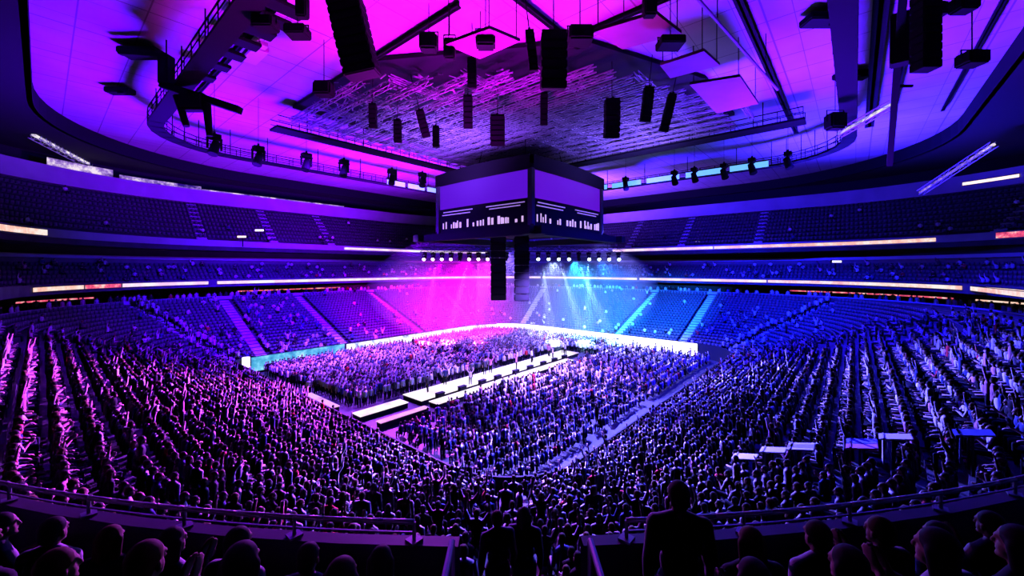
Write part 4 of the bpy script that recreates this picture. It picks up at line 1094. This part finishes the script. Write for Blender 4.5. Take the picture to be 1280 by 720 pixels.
# lit catwalk ladders near the camera side
truss_obj('gallery_truss', P(42, 168, 46), P(116, 208, 60), 'white lit sloping truss at the upper left under the ceiling rim', w=0.9, lit='slot_bright', m='truss', cat='truss', group='sloping lit trusses', cables=False)
truss_obj('gallery_truss', P(1048, 168, 37), P(1116, 130, 33), 'white lit sloping truss at the upper right beside the long pole', w=0.55, lit='slot_bright', m='truss', cat='truss', group='sloping lit trusses', cables=False)
truss_obj('gallery_truss', P(1150, 241, 52), P(1243, 180, 44), 'faint lit sloping truss at the far right below the ceiling rim', w=0.6, lit='slot', m='truss', cat='truss', group='sloping lit trusses', cables=False)
# roof beams crossing the ceiling panels
def roof_beam(a, b, w_, h, label):
    c = Vector(((a[0] + b[0]) / 2, (a[1] + b[1]) / 2, CZ - h / 2)); e = empty('roof_beam', c, label, 'beam', 'roof beams across the ceiling')
    A = Vector((a[0], a[1], c.z)) - c; B = Vector((b[0], b[1], c.z)) - c
    mb = MB().bar(A, B, w_ * 0.3, h); part(mb, 'web', M['catwalk'], e)
    part(MB().bar(A - Vector((0, 0, h / 2 - 0.05)), B - Vector((0, 0, h / 2 - 0.05)), w_, 0.1), 'flange', M['catwalk'], e)
roof_beam((17.3, 19.2), (17.3, 31), 0.35, 0.4, 'dark roof beam right of the leaning line array')
roof_beam((14, 16), (26.5, 16), 0.35, 0.4, 'dark roof beam above the wide black line array')
roof_beam((25.2, 4), (25.2, 15.6), 0.35, 0.4, 'dark roof beam left of the largest pink panel')
roof_beam((8, 5.5), (60, 5.5), 0.5, 0.6, 'dark roof beam running past the near side of the rigging grid')
roof_beam((22, -1.2), (62, -1.2), 0.8, 0.8, 'heavy dark roof beam crossing the right part of the ceiling')
roof_beam((22, -2.9), (58, -2.9), 0.4, 0.6, 'thin dark roof beam beside the heavy one on the right')
roof_beam((26, -7), (62, -7), 0.3, 0.4, 'faint roof beam at the far right of the ceiling')
roof_beam((25, -8.5), (25, 9), 0.4, 0.5, 'short cross beam between the right roof beams')
roof_beam((9.8, 14), (9.8, 50), 0.3, 0.35, 'thin roof beam above the magenta panels at the left')
# pale acoustic panels by the grid's right edge
def quad_panel(px, label, z=26.6, m='panel_pink'):
    q = [Pz(x, y, z) for x, y in px]; c = sum(q, Vector()) / 4; e = empty('acoustic_panel', c, label, 'ceiling panel', 'pink acoustic panels under the roof opening')
    v = [p - c for p in q]; v2 = [p + Vector((0, 0, 0.2)) for p in v]
    part(MB().add(v + v2, [(3, 2, 1, 0), (4, 5, 6, 7), (0, 1, 5, 4), (1, 2, 6, 5), (2, 3, 7, 6), (3, 0, 4, 7)]), 'board', M[m], e)
    for p in v: part(MB().cyl(p * 0.9 + Vector((0, 0, 0.2)), p * 0.9 + Vector((0, 0, CZ - 0.4 - c.z)), 0.03, n=6), 'hanger', M['black'], e)
quad_panel([(742, 40), (820, 17), (852, 42), (778, 62)], 'largest pink acoustic panel at the top of the rigging')
quad_panel([(825, 82), (880, 64), (900, 82), (838, 98)], 'small pink acoustic panel in the middle of the three')
quad_panel([(862, 106), (925, 96), (948, 130), (896, 142)], 'violet acoustic panel nearest the right tip of the catwalk')
quad_panel([(556, 56), (612, 36), (650, 52), (600, 74)], 'mauve acoustic panel above the left part of the grid')
a = Pz(868, -6, 26.4); b = Pz(972, 112, 26.4); c = (a + b) / 2
e = empty('roof_pipe', c, 'pale straight pipe crossing the dark strip at the upper right of the grid', 'pipe')
part(MB().cyl(a - c, b - c, 0.09, n=8), 'tube', M['fascia'], e)
for t_ in (0.2, 0.8): q = (a - c).lerp(b - c, t_); part(MB().cyl(q, q + Vector((0, 0, CZ - 0.6 - 26.4)), 0.03, n=6), 'hanger', M['black'], e)
# duct unit at the left edge of the roof opening
p = Pz(318, 67, 29.0); e = empty('duct_unit', p, 'pale grey metal duct unit by the edge of the roof opening', 'duct', rz=0.0)
part(MB().bevbox((0, 0, 0), (1.1, 2.8, 0.5), 0.06), 'body', M['unit_grey'], e); part(MB().box((0, -1.7, 0.0), (0.5, 0.7, 0.3)), 'outlet', M['unit_grey'], e)
for s in (-1, 1): part(MB().cyl((0, s, 0.25), (0, s, 1.0), 0.03, n=6), 'hanger', M['black'], e)
# dark edge of the roof opening at the left: a row of baffles
for k in range(7):
    p = Pz(250 + k * 18, 95 - k * 14, 28.8); e = empty('roof_baffle', p, f"dark roof baffle along the opening's left edge, {ordinal(k + 1)} from below", 'baffle', 'dark baffles along the roof opening')
    part(MB().bevbox((0, 0, 0), (2.0, 1.2, 0.25), 0.05), 'slab', M['black'], e)
    part(MB().cyl((0, 0, 0.1), (0, 0, CZ - 28.8), 0.04, n=6), 'hanger', M['black'], e)

# ------------------------------------------------------------------ things hanging from the roof
YAWC = math.atan2(FW.y, FW.x) - PI / 2
def up_to_roof(p): return max(0.3, CZ - p.z - (0.55 if 13 < p.x < 51 and 6.5 < p.y < 44.5 else 0.08))
def arr(px, py_top, py_bot, wpx, d, label, n=6, tilt=0.0, curve=0.05):
    p = P(px, py_top, d); h = (py_bot - py_top) / FPX * d / n; w_ = wpx / FPX * d
    return line_array(p, n, w_, h, w_ * 0.8, YAWC, label, curve, 'line arrays hanging from the roof', up=up_to_roof(p), tilt=tilt)
e = arr(432, 2, 96, 40, 19, 'big black line array leaning at the top left of the rigging', n=9, tilt=0.0, curve=0.02); e.rotation_euler = (0, -0.22, YAWC)
arr(1157, -6, 88, 24, 17, 'tall black line array at the top right beside the pole', n=9, curve=0.0)
arr(692, 46, 110, 32, 22, 'wide black line array in front of the upper grid', n=6, curve=0.07)
e = arr(662, 42, 88, 11, 22, 'slim black line array just left of the wide one', n=6); e.rotation_euler = (0, -0.12, YAWC)
arr(622, 147, 182, 18, 34, 'black line array above the scoreboard, left of its top', n=6)
arr(765, 127, 172, 18, 32, 'black line array above the right end of the scoreboard', n=7)
arr(590, 76, 110, 11, 27, 'slim dark speaker column hanging left of the wide line array', n=6)
arr(585, 122, 160, 11, 33, 'slim dark speaker column over the left half of the scoreboard', n=6)
arr(680, 118, 156, 9, 34, 'slim dark speaker column below the wide line array', n=6)
e = arr(811, 112, 152, 12, 31, 'dark speaker column right of the scoreboard top', n=6); e.rotation_euler = (0, 0.10, YAWC)
e = arr(840, 120, 165, 10, 31, 'leaning dark speaker column at the right part of the grid', n=6); e.rotation_euler = (0, 0.22, YAWC)
e = arr(525, 140, 172, 10, 34, 'leaning dark speaker column at the lower left of the grid', n=6); e.rotation_euler = (0, -0.25, YAWC)
arr(497, 152, 178, 9, 35, 'short dark speaker column at the left end of the grid', n=5)
arr(545, 160, 184, 8, 38, 'small dark speaker column left of the scoreboard', n=4)
arr(466, 132, 160, 9, 34, 'small dark speaker column at the far left of the grid', n=5)
def box_speaker(px, py, wpx, hpx, d, label, drop=None):
    p = P(px, py, d); w_, h = wpx / FPX * d, hpx / FPX * d
    e = empty('hanging_speaker', p, label, 'speaker', 'dark box units hanging from the roof', rz=YAWC)
    cb = part(MB().bevbox((0, 0, 0), (w_, w_ * 0.8, h), min(w_, h) * 0.12), 'cabinet', M['black'], e)
    part(MB().box((0, -w_ * 0.41, 0), (w_ * 0.8, 0.03, h * 0.8)), 'grille', M['catwalk'], cb)
    part(MB().bar((-w_ * 0.52, 0, 0), (-w_ * 0.52, 0, h * 0.7), 0.05).bar((w_ * 0.52, 0, 0), (w_ * 0.52, 0, h * 0.7), 0.05).bar((-w_ * 0.55, 0, h * 0.7), (w_ * 0.55, 0, h * 0.7), 0.05), 'bracket', M['black'], e)
    part(MB().cyl((0, 0, h * 0.7), (0, 0, up_to_roof(p)), 0.03, n=6), 'cable', M['black'], e)
for a in ((607, 50, 24, 20, 24, 'squat black box speaker with a clamp above the grid'), (536, 54, 22, 20, 25, 'black box speaker left of the squat one'), (562, 62, 14, 26, 25, 'narrow black unit between two box speakers'),
          (725, 45, 30, 18, 23, 'wide flat black box right of the wide line array'), (812, 10, 16, 22, 20, 'small black box at the top edge above the pink panel'), (838, 54, 30, 10, 23, 'flat dark box below the largest pink panel'),
          (1215, 74, 26, 16, 20, 'lone black box hanging over the blue right ceiling'), (1205, 6, 24, 18, 17, 'black box at the top right corner of the ceiling'), (1176, 12, 16, 14, 18, 'small black box beside the tall right line array'),
          (1044, 152, 20, 20, 33, 'dark lamp box hanging over the right ceiling'), (372, 40, 26, 12, 22, 'dark flat box left of the leaning line array'), (332, 30, 26, 14, 22, 'dark flat box by the left edge of the roof opening'),
          (405, 112, 22, 16, 29, 'dark box at the left tip of the grid'), (378, 10, 14, 26, 20, 'tall dark box at the top edge left of the line array')): box_speaker(*a)
for a in ((150, 115, 30, 13, 37, 'dark ceiling unit on the violet left ceiling'), (1066, 95, 40, 12, 29, 'dark ceiling unit right of the roof beam'), (1032, 27, 52, 14, 23, 'dark ceiling unit near the top of the right ceiling'), (178, 68, 48, 8, 30, 'long flat dark ceiling unit at the upper left')):
    px, py, wpx, hpx, d, lab = a; p = Pz(px, py, 29.4); d = p.x * FW.x + p.y * FW.y; w_ = wpx / FPX * d
    e = empty('ceiling_unit', p, lab, 'ceiling unit', 'flat units under the ceiling', rz=YAWC)
    part(MB().bevbox((0, 0, 0.1), (w_, w_ * 0.45, 0.5), 0.08), 'housing', M['black'], e); part(MB().box((w_ * 0.2, -w_ * 0.1, -0.2), (w_ * 0.25, w_ * 0.2, 0.2)), 'lamp', M['catwalk'], e)
    part(MB().cyl((0, 0, 0.3), (0, 0, CZ - p.z), 0.06, n=6), 'stem', M['black'], e)
# follow-spot bridge at the left: arm, tall box and sloping beam with lamps under it
p = P(208, 88, 30); e = empty('followspot_bridge', p, 'black angled lamp bridge with a tall box hanging at the left ceiling', 'lamp bridge', rz=YAWC)
def lp(px, py): q = P(px, py, 30) - p; return Matrix.Rotation(-YAWC, 3, 'Z') @ q
part(MB().bevbox((0, 0, 0), (0.75, 0.8, 2.2), 0.06), 'tall_box', M['black'], e)
part(MB().bar(lp(150, 66), lp(205, 70), 0.35, 0.3), 'arm', M['black'], e); part(MB().bar(lp(203, 106), lp(300, 138), 0.6, 0.5), 'beam', M['black'], e)
part(MB().bevbox(lp(243, 128), (1.9, 1.0, 1.3), 0.2), 'lamp_housing', M['black'], e)
for q0, q1 in (((222, 120), (233, 158)), ((258, 128), (262, 170))): part(MB().cyl(lp(*q0), lp(*q1), 0.30, 0.22, 10), 'lamp', M['black'], e)
part(MB().cyl((0, 0, 1.0), (0, 0, CZ - p.z), 0.05, n=6), 'hanger', M['black'], e)
# long pole at the right
a = P(1130, -20, 17.2); b = P(1112, 205, 17.2 * 1.6)
e = empty('hanging_pole', (a + b) / 2, 'long dark pole slanting down from the top right ceiling', 'pole'); c = (a + b) / 2
part(MB().bar(a - c, b - c, 0.30, 0.35), 'shaft', M['black'], e); part(MB().bevbox((a - c).lerp(b - c, 0.22), (0.75, 0.7, 2.4), 0.05), 'box', M['black'], e)
part(MB().bar((a - c).lerp(b - c, 0.45) + Vector((0, 0, 0)), (a - c).lerp(b - c, 0.45) + ld * 0.9, 0.12), 'bracket', M['black'], e)
# lamps along the catwalks
cl_lab = 0
for px, py, d in ((323, 183, 40), (383, 192, 44), (430, 200, 47), (490, 212, 52), (528, 216, 55), (268, 168, 37), (843, 214, 57), (868, 210, 55), (905, 205, 52), (940, 198, 49), (985, 190, 46), (782, 222, 62)):
    cl_lab += 1; p = P(px, py, d)
    side = 'left' if px < 640 else 'right'; n_here = [0]
    moving_head(p, (-0.3, -0.3, -0.9), None, f"dark catwalk lamp {'left' if px < 640 else 'right'} of the scoreboard, {ordinal(cl_lab if px < 640 else cl_lab - 6)} of its row", 'dark lamps along the catwalk ring', s=2.2, cable=up_to_roof(p))
# small lit signs and people lights on the upper tiers
for px, py, d, m, lab in ((975, 300, 72, 'glow_white', 'small white entrance sign right of the beams on the upper tier'), (873, 303, 78, 'glow_white', 'dim white entrance sign nearer the beams'), (930, 260, 80, 'glow_white', 'small white lamp fitting on the upper band at the right'),
                          (1045, 327, 62, 'glow_white', 'white lit sign between the two ribbons at the right'), (325, 288, 66, 'glow_white', 'small white entrance sign on the left upper tier'), (303, 296, 64, 'glow_warm', 'small warm lamp beside the left entrance sign')):
    p = P(px, py, d)
    e = empty('entrance_sign', p, lab, 'sign', 'small lit signs of the upper tiers', rz=YAWC)
    part(MB().bevbox((0, 0, 0), (1.7, 0.3, 0.5), 0.05), 'case', M['catwalk'], e); part(MB().box((0, -0.17, 0), (1.4, 0.04, 0.3)), 'sign_face', M[m], e)
    part(MB().bar((0, 0.1, -0.25), (0, 0.1, -1.6), 0.12), 'post', M['catwalk'], e)

# ------------------------------------------------------------------ light
def lamp(kind, name, loc, col, power, aim=None, **kw):
    l = bpy.data.lights.new(name, kind); l.color = col; l.energy = power
    for k, v in kw.items(): setattr(l, k, v)
    o = bpy.data.objects.new(name, l); COL.objects.link(o); o.location = loc
    if aim is not None:
        o.rotation_euler = (Vector(aim) - Vector(loc)).to_track_quat('-Z', 'Y').to_euler()
    return o
MAG = (0.72, 0.0, 1.0); VIO = (0.22, 0.03, 1.0); BLU = (0.03, 0.02, 1.0); LAV = (0.30, 0.22, 1.0)
# uplights on the ceiling
UPK = dict(spot_blend=1.0, shadow_soft_size=2.5)
lamp('SPOT', 'uplight', (20, 21, 13), (0.50, 0.0, 0.75), 92000, (15, 20, 30), spot_size=1.9, **UPK)
lamp('SPOT', 'uplight', (14, 50, 14), (0.10, 0.0, 1.0), 120000, (8, 50, 30), spot_size=2.25, **UPK)
lamp('SPOT', 'uplight', (38, 52, 15), (0.22, 0.0, 1.0), 170000, (34, 62, 30), spot_size=2.2, **UPK)
lamp('SPOT', 'uplight', (44, 6, 14), (0.085, 0.004, 1.0), 115000, (36, -2, 30), spot_size=2.3, **UPK)
lamp('SPOT', 'uplight', (66, 4, 15), (0.03, 0.01, 1.0), 150000, (64, -2, 30), spot_size=2.25, **UPK)
lamp('SPOT', 'uplight', (68, 46, 16), (0.14, 0.03, 1.0), 190000, (74, 44, 30), spot_size=2.2, **UPK)
lamp('SPOT', 'grid_fill', (27, 33, 20), (0.26, 0.07, 1.0), 32000, (30, 35, 30), spot_size=2.4, **UPK)  # added spots without fixtures, brighten the rigging grid from below
lamp('SPOT', 'grid_fill', (44, 18, 20), (0.20, 0.10, 1.0), 32000, (42, 20, 30), spot_size=2.4, **UPK)
# washes on the stands and the floor, unseen spots free in the air round the scoreboard
WK = dict(spot_blend=1.0, shadow_soft_size=0.4)
lamp('SPOT', 'stand_wash', (29.5, 36, 15.5), (0.46, 0.05, 1.0), 520000, (9, 27, 4), spot_size=1.35, **WK)
lamp('SPOT', 'stand_wash', (42, 20.5, 14.8), (0.09, 0.08, 1.0), 520000, (32, 9, 3), spot_size=1.45, **WK)
lamp('SPOT', 'stand_wash', (28, 22, 15.0), (0.19, 0.13, 1.0), 340000, (17, 13.5, 1), spot_size=1.2, **WK)
lamp('SPOT', 'floor_wash', (34, 24, 15), (0.28, 0.14, 1.0), 190000, (36, 26, 0), spot_size=1.7, **WK)
lamp('SPOT', 'floor_wash', (27, 44, 20), (0.34, 0.08, 1.0), 200000, (28, 44, 0), spot_size=1.8, **WK)
lamp('SPOT', 'floor_wash', (50, 24, 20), (0.20, 0.18, 1.0), 230000, (50, 24, 0), spot_size=1.7, **WK)
lamp('SPOT', 'floor_wash', (50, 44, 16), (0.26, 0.14, 1.0), 130000, (44, 40, 0), spot_size=2.0, **WK)
# blue wash of the far side of the hall
lamp('SPOT', 'hall_wash', (26, 44, 26), (0.05, 0.0, 1.0), 280000, (24, 68, 0), spot_size=1.35, **WK)
lamp('SPOT', 'hall_wash', (44, 46, 26), (0.12, 0.0, 1.0), 190000, (44, 68, 0), spot_size=1.35, **WK)
lamp('SPOT', 'hall_wash', (50, 20, 26), (0.0, 0.01, 1.0), 280000, (73, 14, 0), spot_size=1.35, **WK)
# added blue spots without fixtures, brighten the upper bands
lamp('SPOT', 'band_fill', (28, 46, 24), (0.03, 0.0, 1.0), 45000, (20, 84, 25), spot_size=1.7, **WK)
lamp('SPOT', 'band_fill', (56, 26, 24), (0.03, 0.005, 1.0), 65000, (94, 14, 25), spot_size=1.7, **WK)
# weak deep blue fill from the roof
for x, y, c in ((20, 42, (0.12, 0.0, 1.0)), (44, 12, (0.01, 0.004, 1.0)), (54, 44, (0.03, 0.0, 1.0)), (56, 2, (0.01, 0.004, 1.0))): lamp('SPOT', 'roof_fill', (x, y, 26.3), c, 95000, (x, y, 0), spot_size=2.6, **WK)
# stage beams
for k, (px, py, d, c, pw) in enumerate(((545, 395, 78, (1.0, 0.0, 0.75), 430000), (585, 390, 80, (1.0, 0.0, 0.8), 430000), (480, 400, 72, (0.75, 0.0, 1.0), 120000),
                                        (700, 400, 80, (0.35, 0.45, 1.0), 180000), (745, 395, 76, (0.02, 0.40, 1.0), 380000), (820, 400, 70, (0.01, 0.18, 1.0), 260000))):
    i = k if k < 3 else 5 - k + 0
    base = (TA[0].lerp(TA[1], (0.55, 0.8, 0.25)[k]) if k < 3 else TB[0].lerp(TB[1], (0.3, 0.5, 0.75)[k - 3])).copy(); base.z = TZ - 1.6
    lamp('SPOT', 'stage_beam', base, c, pw, P(px, py, d), spot_size=0.75, spot_blend=0.9, shadow_soft_size=0.25)
for k, (px, tx, c) in enumerate(((545, 530, (1, .05, .75)), (585, 560, (1, .10, .85)), (598, 600, (1, .05, .8)), (678, 690, (.5, .7, 1)), (700, 730, (.5, .8, 1)), (722, 765, (.4, .8, 1)), (735, 735, (.3, .9, 1)))):
    b = P(px, 318, 50); b.z = TZ - 1.5
    lamp('SPOT', 'stage_beam', b, c, 750000, P(tx, 425, 62), spot_size=0.15, spot_blend=0.6, shadow_soft_size=0.1)
# haze round the stage beams
vm = bpy.data.materials.new('stage_haze'); vm.use_nodes = True; nt = vm.node_tree; nt.nodes.remove(nt.nodes['Principled BSDF'])
vs_ = nt.nodes.new('ShaderNodeVolumeScatter'); vs_.inputs['Density'].default_value = 0.004; vs_.inputs['Anisotropy'].default_value = 0.1
nt.links.new(vs_.outputs[0], nt.nodes['Material Output'].inputs['Volume'])
bm = bmesh.new(); bmesh.ops.create_icosphere(bm, subdivisions=4, radius=1)
hz = bpy.data.meshes.new('haze'); 
bmesh.ops.scale(bm, vec=(23, 23, 9.6), verts=bm.verts); bm.to_mesh(hz); bm.free(); hz.materials.append(vm)
ho = bpy.data.objects.new('haze', hz); COL.objects.link(ho); ho.location = (51, 43.5, 9.8)
tag(ho, 'coloured stage haze drifting below the scoreboard', 'haze', kind='stuff')
